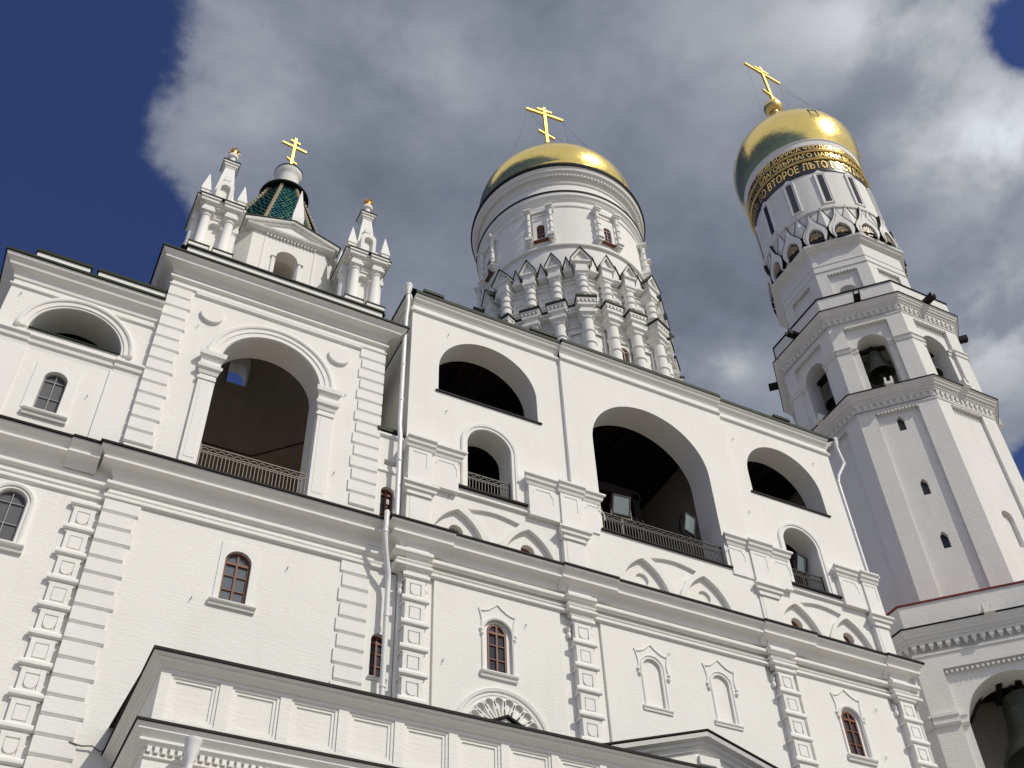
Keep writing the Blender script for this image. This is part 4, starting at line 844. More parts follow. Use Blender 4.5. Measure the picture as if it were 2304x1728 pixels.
# ================================================================== the round domed tower behind the belfry roof
DT = thing('domed_tower', 'round white drum tower with rows of banded columns and gables under a wide gold dome', 'tower', (22.3, 8.2, 0))
def build_domed():
    P = DT; cx, cy = 22.3, 8.2
    def pr(name, mesh, m=M_TRIM, parent=P, smooth=False): return mesh.build(name, m, parent, smooth)
    AP = 4.78
    s = M(); s.octa([(AP, 35.4), (AP, 47.6), (AP-.6, 47.7)], cx, cy); pr('octagon_wall', s, M_TRIM)
    hw = 2.11
    col0 = gab0 = low0 = None
    gset = []; csets = []
    def shape(m, xf, fn): m.xf = xf; fn(m); m.xf = None
    def column_up(m):
        m.lathe([(.30, 43.98), (.30, 44.1), (.26, 44.16), (.26, 44.48), (.32, 44.52), (.33, 44.58), (.27, 44.63), (.26, 45.0), (.32, 45.04), (.33, 45.10), (.27, 45.15), (.255, 45.5), (.31, 45.54), (.32, 45.60), (.26, 45.65), (.255, 45.95), (.30, 45.99), (.31, 46.05), (.27, 46.09)], 0, -.32, 18)
        m.loft([[(-h, -.32-h, z), (h, -.32-h, z), (h, -.32+h, z), (-h, -.32+h, z)] for h, z in ((.27, 46.05), (.28, 46.16), (.36, 46.22), (.37, 46.40), (.31, 46.42), (.31, 46.9))])
    def column_low(m):
        pf = [(.30, 35.5)]
        for z in (38.2, 39.05, 39.9, 40.75, 41.6): pf += [(.30, z-.06), (.35, z-.03), (.355, z+.03), (.30, z+.07)]
        pf += [(.285, 42.5), (.34, 42.54), (.35, 42.62), (.30, 42.66)]
        m.lathe(pf, 0, -.34, 18); m.loft([[(-h, -.34-h, z), (h, -.34-h, z), (h, -.34+h, z), (-h, -.34+h, z)] for h, z in ((.30, 42.62), (.31, 42.74), (.43, 42.84), (.43, 43.0), (.33, 43.02), (.33, 43.4))])
    def gable(m, w_=.47):
        d0 = -.74
        m.box(-w_*.84, w_*.84, d0+.10, .35, 46.84, 46.97); m.box(-w_, w_, d0, .35, 46.97, 47.08)
        m.prism([(-w_*.92, 47.08), (w_*.92, 47.08), (0, 47.86)], d0+.14, .6)
        for sg in (-1, 1): m.loft([[(sg*w_*1.16, y, z) for y, z in ((d0-.02, 46.98), (.6, 46.98), (.6, 47.14), (d0-.02, 47.14))], [(0, y, z) for y, z in ((d0-.02, 47.86), (.6, 47.86), (.6, 48.05), (d0-.02, 48.05))]])
    def gable_edge(m, w_=.47):
        d0 = -.81; w_ = w_*1.26
        m.loft([[(-w_, y, z) for y, z in ((d0, 47.06), (.7, 47.06), (.7, 47.16), (d0, 47.16))], [(0, y, z) for y, z in ((d0, 48.053), (.7, 48.053), (.7, 48.17), (d0, 48.17))], [(w_, y, z) for y, z in ((d0, 47.06), (.7, 47.06), (.7, 47.16), (d0, 47.16))]])
    def small_gable(m):
        m.prism([(-.19, 46.7), (.19, 46.7), (.19, 46.98), (0, 47.80), (-.19, 46.98)], -.44, .5); m.box(-.23, .23, -.50, .2, 46.6, 46.72)
    def small_edge(m):
        m.loft([[(-.26, y, z) for y, z in ((-.50, 46.90), (.6, 46.90), (.6, 46.98), (-.50, 46.98))], [(0, y, z) for y, z in ((-.50, 47.84), (.6, 47.84), (.6, 47.93), (-.50, 47.93))], [(.26, y, z) for y, z in ((-.50, 46.90), (.6, 46.90), (.6, 46.98), (-.50, 46.98))]])
    def block(m):
        m.box(-.46, .46, -.78, .1, 43.38, 43.56); m.box(-.50, .50, -.84, .1, 43.72, 43.86)
        for i in range(5): m.box(-.46+i*.205, -.36+i*.205, -.83, -.70, 43.57, 43.72)
        for i in range(3):
            for sg in (-1, 1): m.box(sg*.47-.05*(sg > 0)-.0, sg*.47+.05*(sg < 0), -.68+i*.24, -.56+i*.24, 43.57, 43.72)
        m.box(-.44, .44, -.72, .1, 43.56, 43.73)
    def block_edge(m): m.box(-.55, .55, -.90, .05, 43.863, 44.0)
    def bay(m):          # between two columns
        m.box(-.46, .46, -.30, .02, 43.45, 43.60); m.box(-.46, .46, -.36, .02, 43.66, 43.80)
        for i in range(4): m.box(-.40+i*.23, -.29+i*.23, -.35, -.2, 43.54, 43.66)
        for z in (44.15, 44.55, 45.5, 46.0, 46.35): m.bar(half_round(0, z, z+.14, .10), -.46, .46)
        m.plate(rectp(-.34, .34, 44.72, 45.45), -.12, 0.02, [(rectp(-.22, .22, 44.84, 45.34), .08, True)])
        m.bar(half_round(0, 42.55, 42.7, .08), -.42, .42)
        m.plate(rectp(-.40, .40, 36, 42.3), -.10, 0.02, [(rectp(-.29, .29, 36.2, 42.05), .07, False)])
    def bay_edge(m): m.box(-.46, .46, -.42, .02, 43.803, 43.93)
    def plain_bay(m):
        pass
    # three columns per face: at the corner and at two thirds; real copies around the octagon
    spots = []
    for ang in range(0, 360, 45):
        for k in (-1, 0, 1): spots.append((ang, k))
    def positions():
        for ang in range(0, 360, 45):
            a = math.radians(ang)
            for u, kind in ((-.70, 'f'), (.70, 'f'), (2.11, 'c')):
                yield ang, u, kind
    A0 = 4.80
    cols = [(ang, u, k) for ang, u, k in positions()]
    for ang, u, k in cols:
        if k == 'f': xf0 = face_xf(cx, cy, A0, ang); xf = (lambda f, u_: (lambda x, y, z: f(x+u_, y, z)))(xf0, u)
        else: xf = face_xf(cx, cy, A0/math.cos(PI/8)-.06, ang+22.5)
        vis = True
        m = M(xf); column_up(m); o = pr('column', m, M_TRIM, P, True)
        m = M(xf); column_low(m); pr('lower_column', m, M_TRIM, P, True)
        m = M(xf); gable(m, .37 if k == 'f' else .48); o = pr('gable', m)
        m = M(xf); gable_edge(m, .37 if k == 'f' else .48); pr('gable_flashing', m, M_ROOF, o)
        m = M(xf); block(m); o = pr('cornice_block', m)
        m = M(xf); block_edge(m); pr('block_flashing', m, M_ROOF, o)
    for ang in range(0, 360, 45):
        xf0 = face_xf(cx, cy, A0, ang)
        for u in (-1.41, 0, 1.41):
            xf = (lambda f, u_: (lambda x, y, z: f(x+u_, y, z)))(xf0, u)
            m = M(xf); small_gable(m); o = pr('gable', m)
            m = M(xf); small_edge(m); pr('gable_flashing', m, M_ROOF, o)
            m = M(xf); bay(m); pr('bay_panel', m)
            m = M(xf); bay_edge(m); pr('bay_flashing', m, M_ROOF)
    xf = face_xf(cx, cy, A0, 270)
    window(P, -.24, .24, 39.2, 41.4, .02-.05, xf); s = M(xf); s.plate(archp(-.36, .36, 39.0, 41.42), -.14, .0, [(archp(-.24, .24, 39.0, 41.40), .10, False)]); pr('window_surround', s)
    # drum
    R = 4.84; holes = []
    s = M()
    s.lathe([(R, 47.3), (R, 49.55), (R+.14, 49.60), (R+.17, 49.68), (R+.14, 49.78), (R, 49.82), (R, 53.32), (R+.06, 53.34), (R+.09, 53.44), (R+.06, 53.54), (R, 53.56), (R, 53.85), (R+.05, 53.9), (R+.14, 54.0), (R+.18, 54.14), (R+.26, 54.2), (R+.27, 54.45), (R+.02, 54.46), (R+.0, 54.5), (R, 55.62), (R+.06, 55.64), (R+.10, 55.74), (R+.06, 55.84), (R, 55.86), (R, 56.0), (R+.10, 56.05), (R+.16, 56.16), (R+.28, 56.2), (R+.34, 56.36), (R+.48, 56.42), (R+.52, 56.62), (R+.56, 56.70), (R-.4, 56.72)], cx, cy, 120)
    pr('drum', s, M_TRIM, P, True)
    s = M()
    for i in range(150):
        a = 2*PI*i/150; xf = face_xf(cx, cy, R+.28, math.degrees(a)); s.xf = xf; s.box(-.055, .055, -.06, .06, 56.10, 56.22)
    s.xf = None; pr('dentil_ring', s)
    s = M(); s.lathe([(R+.05, 54.455), (R+.31, 54.452), (R+.32, 54.58), (R+.05, 54.62)], cx, cy, 120, 0, False); pr('ring_flashing', s, M_EDGE, P)
    s = M(); s.lathe([(R+.1, 56.705), (R+.61, 56.705), (R+.65, 56.82), (R+.62, 57.02), (R+.1, 57.1)], cx, cy, 120, 0, False); pr('ring_flashing', s, M_EDGE, P)
    for ang in (-180, -135, -90, -45, 0, 45, 90, 135):
        xf = face_xf(cx, cy, R+.0, ang+1)
        s = M(xf)
        for sg in (-1, 1):
            x = sg*.64
            pf = [(.115, 50.5)]
            for z in (51.0, 51.6, 52.2): pf += [(.115, z-.05), (.16, z-.02), (.16, z+.03), (.115, z+.06)]
            pf += [(.11, 52.75), (.15, 52.8), (.15, 52.86)]
            s.lathe(pf, x, -.24, 12)
            s.box(x-.18, x+.18, -.44, .2, 52.86, 52.96); s.box(x-.22, x+.22, -.50, .2, 52.96, 53.08); s.box(x-.2, x+.2, -.44, .2, 50.28, 50.5); s.box(x-.14, x+.14, -.34, .2, 50.10, 50.28); s.box(x-.07, x+.07, -.24, .2, 49.98, 50.10)
        s.box(-.62, .62, -.20, .2, 52.90, 53.06); s.box(-.46, .46, -.12, .2, 52.62, 52.80); s.box(-.46, .46, -.10, .2, 52.40, 52.52)
        s.plate(rectp(-.42, .42, 50.34, 52.4), -.14, .2, [(archp(-.24, .24, 50.46, 51.5, 14), .3, False)])
        fr = pr('window_surround', s)
        window(fr, -.24, .24, 50.46, 51.5, -.03, xf, frame=.04) if ang in (-180, -135, -90, -45) else None
        s = M(xf); s.box(-.46, .46, -.22, .2, 50.285, 50.325); pr('window_ledge', s, M_WOOD, fr)
    # dome: broad, with a drawn-up tip
    s = M(); pf = [(4.95, 56.95)]
    for i in range(1, 27):
        t = i/26*1.30; pf.append((5.02*math.cos(t-.34)/1.0 if t < .34 else 5.02*math.cos((t-.34)*1.0), 59.1+3.75*math.sin(t-.34)))
    rr, zz = pf[-1]; pf += [(rr*.72, zz+.30), (rr*.48, zz+.75), (rr*.30, zz+1.4), (.32, zz+2.6), (.22, zz+4.0), (.16, 66.9)]
    s.lathe(pf, cx, cy, 96); pr('dome', s, dome_gold('gilded_dome_sheets', cx, cy, 40, 1.1), P, True)
    s = M(); s.lathe([(.02, 66.7), (.3, 66.8), (.45, 67.1), (.3, 67.4), (.12, 67.6), (.1, 67.8)], cx, cy, 20); pr('dome_ball', s, M_GOLDT, P, True)
    cross(P, cx-.05, cy, 67.7, 72.7, 2.9, .11, -5, .82, .10, .27)
    chains(P, cx, cy, 71.7, 1.38, -5, 5.0, 60.0)

def chains(parent, cx, cy, z, b, rot, rd, zd):
    a = math.radians(rot)
    for sg, tgt in ((-1, 200), (-1, 250), (1, 290), (1, 20)):
        p0 = Vector((cx+sg*b*math.cos(a), cy+sg*b*math.sin(a), z)); t = math.radians(tgt); p1 = Vector((cx+rd*.86*math.cos(t), cy+rd*.86*math.sin(t), zd+1.2))
        s = M(); pts = []
        for i in range(13):
            q = i/12; p = p0.lerp(p1, q); p.z -= .5*math.sin(PI*q); pts.append(p)
        s.tube(pts, .010, 4)
        for i in range(1, 12, 1): s.lathe([(.004, pts[i].z-.045), (.028, pts[i].z), (.004, pts[i].z+.045)], pts[i].x, pts[i].y, 5)
        s.build('chain', M_RAIL, parent)

# ================================================================== the tall bell tower
BT = thing('bell_tower', 'tall white octagonal bell tower with gold lettered bands under its onion dome', 'tower', (45.53, 8.33, 0))
LX, LY = .0095, -.0125
def build_bell_tower():
    P = BT; cx, cy = 45.53, 8.33                # the axis at the ground; the tower leans a little, as in the photograph
    def lean(f=None):
        if f is None: return lambda x, y, z: (x+LX*z, y+LY*z, z)
        def g_(u, y, z):
            x_, y_, z_ = f(u, y, z); return (x_+LX*z, y_+LY*z, z)
        return g_
    def FX(A, ang): return lean(face_xf(cx, cy, A, ang))
    def pr(name, mesh, m=M_TOWER, parent=P, smooth=False): return mesh.build(name, m, parent, smooth)
    T = math.tan(PI/8)
    def prism_tier(z0, z1, A, holes_for, name='tier_wall', A0=None):
        s = M()
        for ang in range(0, 360, 45):
            h = M(FX(A, ang)); hw = A*T; h.wall(rectp(-hw, hw, z0, z1), 0, holes_for(ang)); b = len(s.v); s.v += h.v; s.f += [tuple(i+b for i in q) for q in h.f]
        return pr(name, s)
    def ring(prof, name='cornice', m=M_TOWER):
        s = M(lean()); s.octa(prof, cx, cy); return pr(name, s, m)
    def teeth(A, z, hw, pitch, drop, name='corbel_table', proj=.12):
        s = M()
        for ang in range(0, 360, 45):
            s.xf = FX(A, ang); n = int(2*hw/pitch); p = 2*hw/n
            for i in range(n):
                u = -hw+p*(i+.5); w_ = p*.30
                s.loft([[(u-w_, 0.05, z), (u+w_, .05, z), (u+w_, -proj, z), (u-w_, -proj, z)], [(u-w_*.9, .05, z-drop*.5), (u+w_*.9, .05, z-drop*.5), (u+w_*.9, -proj*.8, z-drop*.5), (u-w_*.9, -proj*.8, z-drop*.5)], [(u-w_*.05, .05, z-drop), (u+w_*.05, .05, z-drop), (u+w_*.05, -.005, z-drop), (u-w_*.05, -.005, z-drop)]])
        s.xf = None; return pr(name, s)
    def dent(A, z0, z1, hw, pitch, proj, name='dentil_course', angs=range(0, 360, 45)):
        s = M()
        for ang in angs:
            s.xf = FX(A, ang); n = int(2*hw/pitch); p = 2*hw/n
            for i in range(n): s.box(-hw+p*(i+.25), -hw+p*(i+.75), -proj, .03, z0, z1)
        s.xf = None; return pr(name, s)
    def cornice(A, zt, E, dz=0):       # zt: top edge of the eaves at apothem E
        h = E-A
        ring([(A-.05, zt-1.30), (A+.05, zt-1.29), (A+.05, zt-1.22), (A, zt-1.2), (A, zt-.70), (A+h*.25, zt-.68), (A+h*.25, zt-.56), (A+h*.35, zt-.54), (A+h*.38, zt-.40), (A+h*.62, zt-.36), (A+h*.66, zt-.24), (A+h*.80, zt-.2), (A+h*.86, zt-.08), (A+h*.97, zt-.04), (E, zt), (A-.3, zt+.01)])
        teeth(A, zt-.70, (A+.02)*T, .38, .36); dent(A+h*.28, zt-.56, zt-.44, (A+h*.25)*T, .2, .07); 
        s = M(lean()); s.octa([(A-.2, zt+.015), (E+.04, zt+.012), (E+.05, zt+.07), (A-.2, zt+.2)], cx, cy); pr('eaves_flashing', s, M_EDGE)
    # ---- low wide tier
    AL = 9.1
    arch = archp(-2.35, 2.15, 14.0, 24.35, 28)
    prism_tier(0, 28.6, AL+.16, lambda a: [(rectp(-2.72, 2.52, 0.5, 27.15), .22, False)], 'lower_tier_wall')
    prism_tier(0, 28.0, AL-.06, lambda a: [(arch, 1.5, False)], 'lower_tier_wall')
    cornice(AL+.16, 29.20, 9.62)
    ring([(AL-.4, 29.15), (AL+.04, 29.2), (AL+.04, 30.72), (AL-.4, 30.75)], 'parapet')
    s = M(lean()); s.octa([(AL-.5, 30.72), (AL+.10, 30.724), (AL+.11, 30.80), (5.4, 31.6)], cx, cy); pr('tier_roof', s, M_RED)
    for ang in (180, 225, 270):
        s = M(FX(AL+.16, ang)); s.bar([(.02, 24.45), (-.10, 24.45), (-.14, 24.55), (-.14, 24.8), (-.2, 24.86), (-.2, 24.98), (.02, 25.0)], -(AL+.2)*T, -2.70); s.bar([(y_+.22, z_) for y_, z_ in ((.02, 24.45), (-.10, 24.45), (-.14, 24.55), (-.14, 24.8), (-.2, 24.86), (-.2, 24.98), (.02, 25.0))], -2.72, -2.35); s.bar([(.02, 24.45), (-.10, 24.45), (-.14, 24.55), (-.14, 24.8), (-.2, 24.86), (-.2, 24.98), (.02, 25.0)], 2.50, (AL+.2)*T); pr('impost_band', s)
    dent(AL+.02, 26.95, 27.08, 2.7, .22, .1); 
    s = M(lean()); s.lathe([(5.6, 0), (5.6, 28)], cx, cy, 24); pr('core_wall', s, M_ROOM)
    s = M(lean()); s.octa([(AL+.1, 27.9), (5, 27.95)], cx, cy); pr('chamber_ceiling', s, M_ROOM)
    s = M()
    for ang in (180, 225, 270):
        s.xf = FX(AL-1.2, ang); s.box(-2.6, 2.6, -.15, .35, 26.75, 27.2); s.box(-2.6, 2.6, 1.4, 1.8, 26.75, 27.2)
        for u in (-.5, .35): s.box(u-.14, u+.14, -.2, 1.8, 26.5, 27.4)
        s.tube([(-2.4, .1, 24.8), (-1.0, .1, 26.8)], .07, 6)
    s.xf = None; pr('bell_beam', s, M_DARKWOOD)
    # ---- shaft
    AS = 5.58
    def keel(c, w_, z0, z1): return [(c-w_, z0), (c+w_, z0), (c+w_, z1-.30), (c+w_*.7, z1-.16), (c, z1), (c-w_*.7, z1-.16), (c-w_, z1-.30)]
    slits = [keel(-.05, .20, 44.45, 45.6), keel(-.05, .20, 39.6, 40.75), keel(-.05, .20, 35.95, 37.05)]
    def sh(a): return [(rectp(-1.30, 1.18, 30.5, 46.0), .20, False)]
    prism_tier(30.0, 46.4, AS, sh, 'shaft_wall')
    def sh2(a):
        if a == 270: return [(archp(-.62, .22, 36.0, 38.05, 16), .25, True)]
        return [(k, .35, False) for k in slits] if a == 225 else []
    prism_tier(30.0, 46.4, AS-.20, sh2, 'shaft_wall')
    s = M()
    for ang in (225,):
        s.xf = FX(AS-.50, ang)
        for k in slits: s.prism(k, 0, .02)
    s.xf = None; pr('slit_glass', s, M_GLASS)
    dent(AS-.02, 45.85, 45.98, 1.22, .2, .1, angs=(180, 225, 270, 315))
    cornice(AS, 47.42, 6.15)
    # ---- bell tier
    AB = 5.60
    bar_ = archp(-.95, .90, 47.3, 51.85, 24)
    prism_tier(47.3, 54.2, AB, lambda a: [(rectp(-1.42, 1.32, 47.35, 53.62), .22, False)], 'bell_tier_wall')
    prism_tier(47.3, 54.0, AB-.22, lambda a: [(bar_, 1.15, False)], 'bell_tier_wall')
    prism_tier(47.3, 54.0, AB-1.37, lambda a: [(bar_, .01, False)], 'bell_tier_inner_wall')
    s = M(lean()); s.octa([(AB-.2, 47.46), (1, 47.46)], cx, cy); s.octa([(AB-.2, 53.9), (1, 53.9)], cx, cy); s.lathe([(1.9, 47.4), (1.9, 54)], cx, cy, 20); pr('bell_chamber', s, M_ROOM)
    for ang in range(0, 360, 45):
        s = M(FX(AB, ang)); pfm = [(.02, 51.42), (-.06, 51.42), (-.08, 51.5), (-.08, 51.66), (-.16, 51.72), (-.16, 51.82), (.02, 51.86)]
        s.bar(pfm, -(AB+.05)*T, -1.36); s.bar(pfm, 1.26, (AB+.05)*T); s.bar([(y+.22, z) for y, z in pfm], -1.42, -.95); s.bar([(y+.22, z) for y, z in pfm], .90, 1.32); pr('impost_band', s)
    dent(AB-.02, 53.48, 53.61, 1.36, .2, .1)
    s = M()
    for ang in (180, 225, 270, 315):
        s.xf = FX(AB-1.6, ang); s.box(-1.4, 1.4, .1, .35, 52.75, 53.05); s.box(-1.4, 1.4, -.5, -.3, 52.2, 52.4)
    s.xf = None; pr('bell_beam', s, M_DARKWOOD)
    for ang in (225, 270, 180, 315):
        s = M(FX(AB-.6, ang))
        for z in (48.0, 48.35): s.box(-.95, .9, 0, .03, z, z+.04)
        for i in range(10): s.box(-.9+i*.2, -.885+i*.2, 0, .03, 47.4, 48.38)
        pr('railing', s, M_IRON)
    cornice(AB, 55.18, 6.10)
    ring([(AB-.4, 55.15), (AB+.20, 55.2), (AB+.20, 56.66), (AB-.4, 56.7)], 'parapet')
    s = M(lean()); s.octa([(AB-.4, 56.664), (AB+.26, 56.666), (AB+.28, 56.74), (4.2, 57.2)], cx, cy); pr('tier_roof', s, M_EDGE)
    # ---- top octagon
    AT = 4.32
    prism_tier(56.4, 63.0, AT, lambda a: [(rectp(-1.02, .98, 56.5, 60.55), .18, False)], 'top_tier_wall')
    prism_tier(56.4, 61.0, AT-.18, lambda a: [(archp(-.62, .55, 56.6, 58.6, 18), .5, True)], 'top_tier_wall')
    dent(AT-.02, 60.38, 60.52, .98, .2, .08)
    ring([(AT-.02, 60.9), (AT+.06, 60.92), (AT+.06, 61.0), (AT, 61.02)], 'string_course'); ring([(AT-.02, 61.55), (AT+.04, 61.56), (AT+.04, 61.62), (AT, 61.64)], 'string_course')
    ring([(AT-.02, 62.88), (AT+.05, 62.92), (AT+.12, 63.06), (AT+.28, 63.12), (AT+.32, 63.28), (AT+.44, 63.34), (AT+.48, 63.50), (AT+.46, 63.54), (AT-1, 63.55)], 'cornice')
    for ang in range(0, 360, 45):
        s = M(FX(6.0, ang)); s.box(-.20, .20, -.75, .35, 55.28, 55.34); s.box(-.20, -.14, -.75, .35, 55.34, 55.66); s.box(.14, .20, -.75, .35, 55.34, 55.66); s.box(-.14, .14, .30, .36, 55.34, 55.66); pr('gutter_spout', s, M_EDGE)
    for A_, z in ((6.05, 47.5), (9.5, 29.28)):
        for ang in range(0, 360, 45):
            s = M(FX(A_, ang)); s.box(-.24, .24, -.35, .5, z-.1, z+.06); s.box(-.24, -.12, -.35, .5, z+.06, z+.42); s.box(.12, .24, -.35, .5, z+.06, z+.42); s.box(-.12, .12, .2, .5, z+.06, z+.30); pr('stone_spout', s, M_TRIM)
    # ---- round drum with ogee gables
    RD = 4.62
    s = M(lean()); s.lathe([(RD+.05, 63.4), (RD, 67.2), (RD+.10, 67.25), (RD+.12, 67.36), (RD+.02, 67.44), (RD-.02, 72.05), (RD+.02, 72.1)], cx, cy, 96); pr('drum', s, M_TOWER, P, True)
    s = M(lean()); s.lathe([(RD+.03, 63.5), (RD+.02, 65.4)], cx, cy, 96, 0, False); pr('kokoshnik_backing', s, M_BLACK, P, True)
    star0 = None
    for k in range(16):
        ang = k*22.5+11.25; xf = FX(RD+.02, ang)
        s = M(xf)
        out = [(-.66, 63.55), (-.84, 64.0), (-.90, 64.4), (-.84, 64.85), (-.66, 65.2), (-.40, 65.6), (-.2, 66.1), (-.06, 66.7), (0, 67.15)]; out = out+[(-x, z) for x, z in out[-2::-1]]
        inn = [(-.54, 63.55), (-.58, 64.0), (-.53, 64.45), (-.36, 64.82), (0, 65.12)]; inn = inn+[(-x, z) for x, z in inn[-2::-1]]
        s.plate(out, -.26, .1, [(inn, .20, False)])
        i2 = [(x*.76 if abs(x) > .01 else 0, 63.55+(z-63.55)*(.80)) for x, z in out]
        mid = [(-.62, 63.55), (-.70, 64.2), (-.60, 64.8), (-.30, 65.35), (-.10, 65.9), (0, 66.35)]; mid = mid+[(-x, z) for x, z in mid[-2::-1]]
        s.plate(mid, -.32, -.25, [(inn, .07, False)])
        o = pr('kokoshnik', s, M_TRIM)
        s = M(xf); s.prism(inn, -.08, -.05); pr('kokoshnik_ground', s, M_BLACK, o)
        e = M(xf); n = len(out); e.loft([[(x*1.01, y, z+.01) for x, z in (p,) for y in (-.27, .1)]+[(x*1.05, y, z+.06) for x, z in (p,) for y in (.1, -.27)] for p in out]); pr('kokoshnik_edge', e, M_EDGE, o)
        s = M(xf)
        s.prism(circ(0, 64.2, .13, 16), -.22, -.08)
        for i in range(9):
            a = PI*i/8; c_, sn = math.cos(a), math.sin(a)
            pt = [(.14, -.012), (.30, -.04), (.42, -.045), (.47, 0), (.42, .045), (.30, .04), (.14, .012)]
            s.prism([(r_*c_-t_*sn, 64.2+r_*sn*1.35+t_*c_) for r_, t_ in pt], -.20, -.08)
        pr('kokoshnik_star', s, M_RIDGE, o)
        ang = k*22.5; xf = FX(RD+.0, ang); s = M(xf)
        s.loft([[(-.75, .0, 65.0), (0, -.30, 64.9), (.75, .0, 65.0), (0, .2, 65)], [(-.02, .0, 67.5), (0, -.03, 67.5), (.02, .0, 67.5), (0, .2, 67.5)]]); o = pr('drum_gable', s, M_TRIM)
        s = M(xf)
        for sg in (-1, 1): s.tube([(sg*.78, -.02, 65.0), (sg*.02, -.03, 67.55)], .024, 5)
        pr('gable_edge', s, M_EDGE, o)
    for k in range(12):
        ang = -94.5+30*k; xf = FX(RD-.0, ang); s = M(xf)
        s.plate(rectp(-.34, .34, 67.9, 71.7), -.09, .1, [(rectp(-.23, .23, 68.05, 71.55), .06, False)])
        s.prism([(-.46, 71.7), (.46, 71.7), (0, 72.08)], -.12, .1)
        s.box(-.42, -.335, -.12, .1, 67.9, 71.7); s.box(.335, .42, -.12, .1, 67.9, 71.7); o = pr('slit_window', s, M_TRIM)
        s = M(xf); s.box(-.20, .20, -.05, .05, 68.1, 71.5); s.box(-.012, .012, -.075, .05, 68.2, 71.4); pr('pane', s, M_GLASS, o)
    # ---- lettered bands
    RB_ = RD+.05
    s = M(lean()); s.lathe([(RD-.1, 72.04), (RB_, 72.05), (RB_, 75.65), (RD-.1, 75.65)], cx, cy, 120); pr('letter_band', s, M_BLACK, P, True)
    for zc, r_ in ((73.66, .13), (74.78, .11)):
        s = M(lean()); nk = 128; rings = []
        for i in range(nk):
            a = 2*PI*i/nk; rr = r_*(1.0 if i % 2 else .80)
            rings.append([(cx+(RB_+.05+rr*math.cos(t))*math.cos(a), cy+(RB_+.05+rr*math.cos(t))*math.sin(a), zc+rr*math.sin(t)) for t in [2*PI*j/8 for j in range(8)]])
        s.loft(rings, loop=True); pr('rope_ring', s, M_GOLDT, P, True)
    s = M(lean()); s.lathe([(RB_, 75.6), (RB_+.05, 75.64), (RB_+.07, 75.9), (RB_+.10, 76.2), (RB_+.16, 76.24), (RB_+.16, 76.3), (RB_, 76.32)], cx, cy, 120, 0, False); pr('dome_ring', s, M_TRIM, P, True)
    dg = bpy.context.evaluated_depsgraph_get
    def text_band(body, z0, h, a_start, wide=1.0):
        c = bpy.data.curves.new('letters', 'FONT'); c.body = body; c.size = 1.0; c.resolution_u = 3; c.offset = 0.014; c.space_character = 1.02
        o = bpy.data.objects.new('letters', c); C.objects.link(o); bpy.context.view_layer.update()
        me = bpy.data.meshes.new_from_object(o.evaluated_get(dg())); C.objects.unlink(o); bpy.data.objects.remove(o); bpy.data.curves.remove(c)
        vs = [v.co.copy() for v in me.vertices]; ys = [v.y for v in vs]; y0, y1 = min(ys), max(ys); k = h/(y1-y0); fs = [tuple(p.vertices) for p in me.polygons]
        # boundary edges give the letters their thickness
        cnt = {}
        for f in fs:
            for i in range(len(f)):
                e = (f[i], f[(i+1) % len(f)]); key = tuple(sorted(e)); cnt.setdefault(key, []).append(e)
        m = M(lean()); n = len(vs)
        def bend(v, r_):
            a = a_start+v.x*k*wide/RB_; return (cx+r_*math.cos(a), cy+r_*math.sin(a), z0+(v.y-y0)*k)
        m.pts([bend(v, RB_+.05) for v in vs]+[bend(v, RB_-.01) for v in vs]); m.f += fs
        m.f += [(e[0][0], e[0][1], e[0][1]+n, e[0][0]+n) for e in cnt.values() if len(e) == 1]
        bpy.data.meshes.remove(me); pr('gold_lettering', m, M_GOLDT)
    text_band('ЦАРЯ И ВЕЛИКАГО КНЯЗЯ БОРИСА ѲЕОДОРОВИЧА ВСЕЯ РУСІИ', 74.94, .66, math.radians(-254), .78)
    text_band('СЫНА ЕГО БЛАГОВѢРНАГО ЦАРЯ И ВЕЛИКАГО ГОСУДАРЯ КНЯЗЯ', 73.86, .70, math.radians(-222), .76)
    text_band('ЗЛАЩЕНЪ ВО ВТОРОЕ ЛѢТО ГОСУДАРСТВА ИХЪ РИ: ГОДА', 72.20, 1.16, math.radians(-236), .55)
    # ---- onion dome
    s = M(lean()); pf = [(RB_+.13, 76.31), (RB_+.33, 76.9), (RB_+.46, 77.5), (RB_+.54, 78.2), (RB_+.57, 78.9), (RB_+.52, 79.6), (RB_+.38, 80.3), (RB_+.12, 81.0), (RB_-.26, 81.7), (RB_-.80, 82.4), (RB_-1.55, 83.05), (RB_-2.4, 83.55), (RB_-3.2, 84.0), (RB_-3.75, 84.7), (RB_-4.1, 85.8), (RB_-4.28, 87.2), (RB_-4.32, 88.0)]
    s.lathe(pf, cx, cy, 96); pr('dome', s, dome_gold('gilded_onion_sheets', cx+LX*79, cy+LY*79, 44, 1.15), P, True)
    s = M(lean(face_xf(cx, cy, RB_+.55, 250))); 
    def dm(u, z): return (u, -.06-(.0), z)
    for p in (((-.32, 79.1), (-.32, 80.3)), ((.32, 79.1), (.32, 80.3)), ((-.38, 80.3), (.38, 80.3)), ((-.38, 79.1), (.38, 79.1))): s.tube([(p[0][0], -.10+(p[0][1]-79.1)*.22, p[0][1]), (p[1][0], -.10+(p[1][1]-79.1)*.22, p[1][1])], .022, 5)
    pr('dome_hatch', s, M_EDGE)
    s = M(lean()); s.lathe([(.40, 87.8), (.50, 88.0), (.36, 88.2), (.40, 88.5)]+[(max(.12, .86*math.cos(t)), 89.2+.86*math.sin(t)) for t in [(-60+150*i/14)*PI/180 for i in range(15)]]+[(.14, 90.4), (.1, 90.8)], cx, cy, 40); pr('dome_ball', s, M_GOLDT, P, True)
    ax, ay = cx+LX*94+.12, cy+LY*94-.1
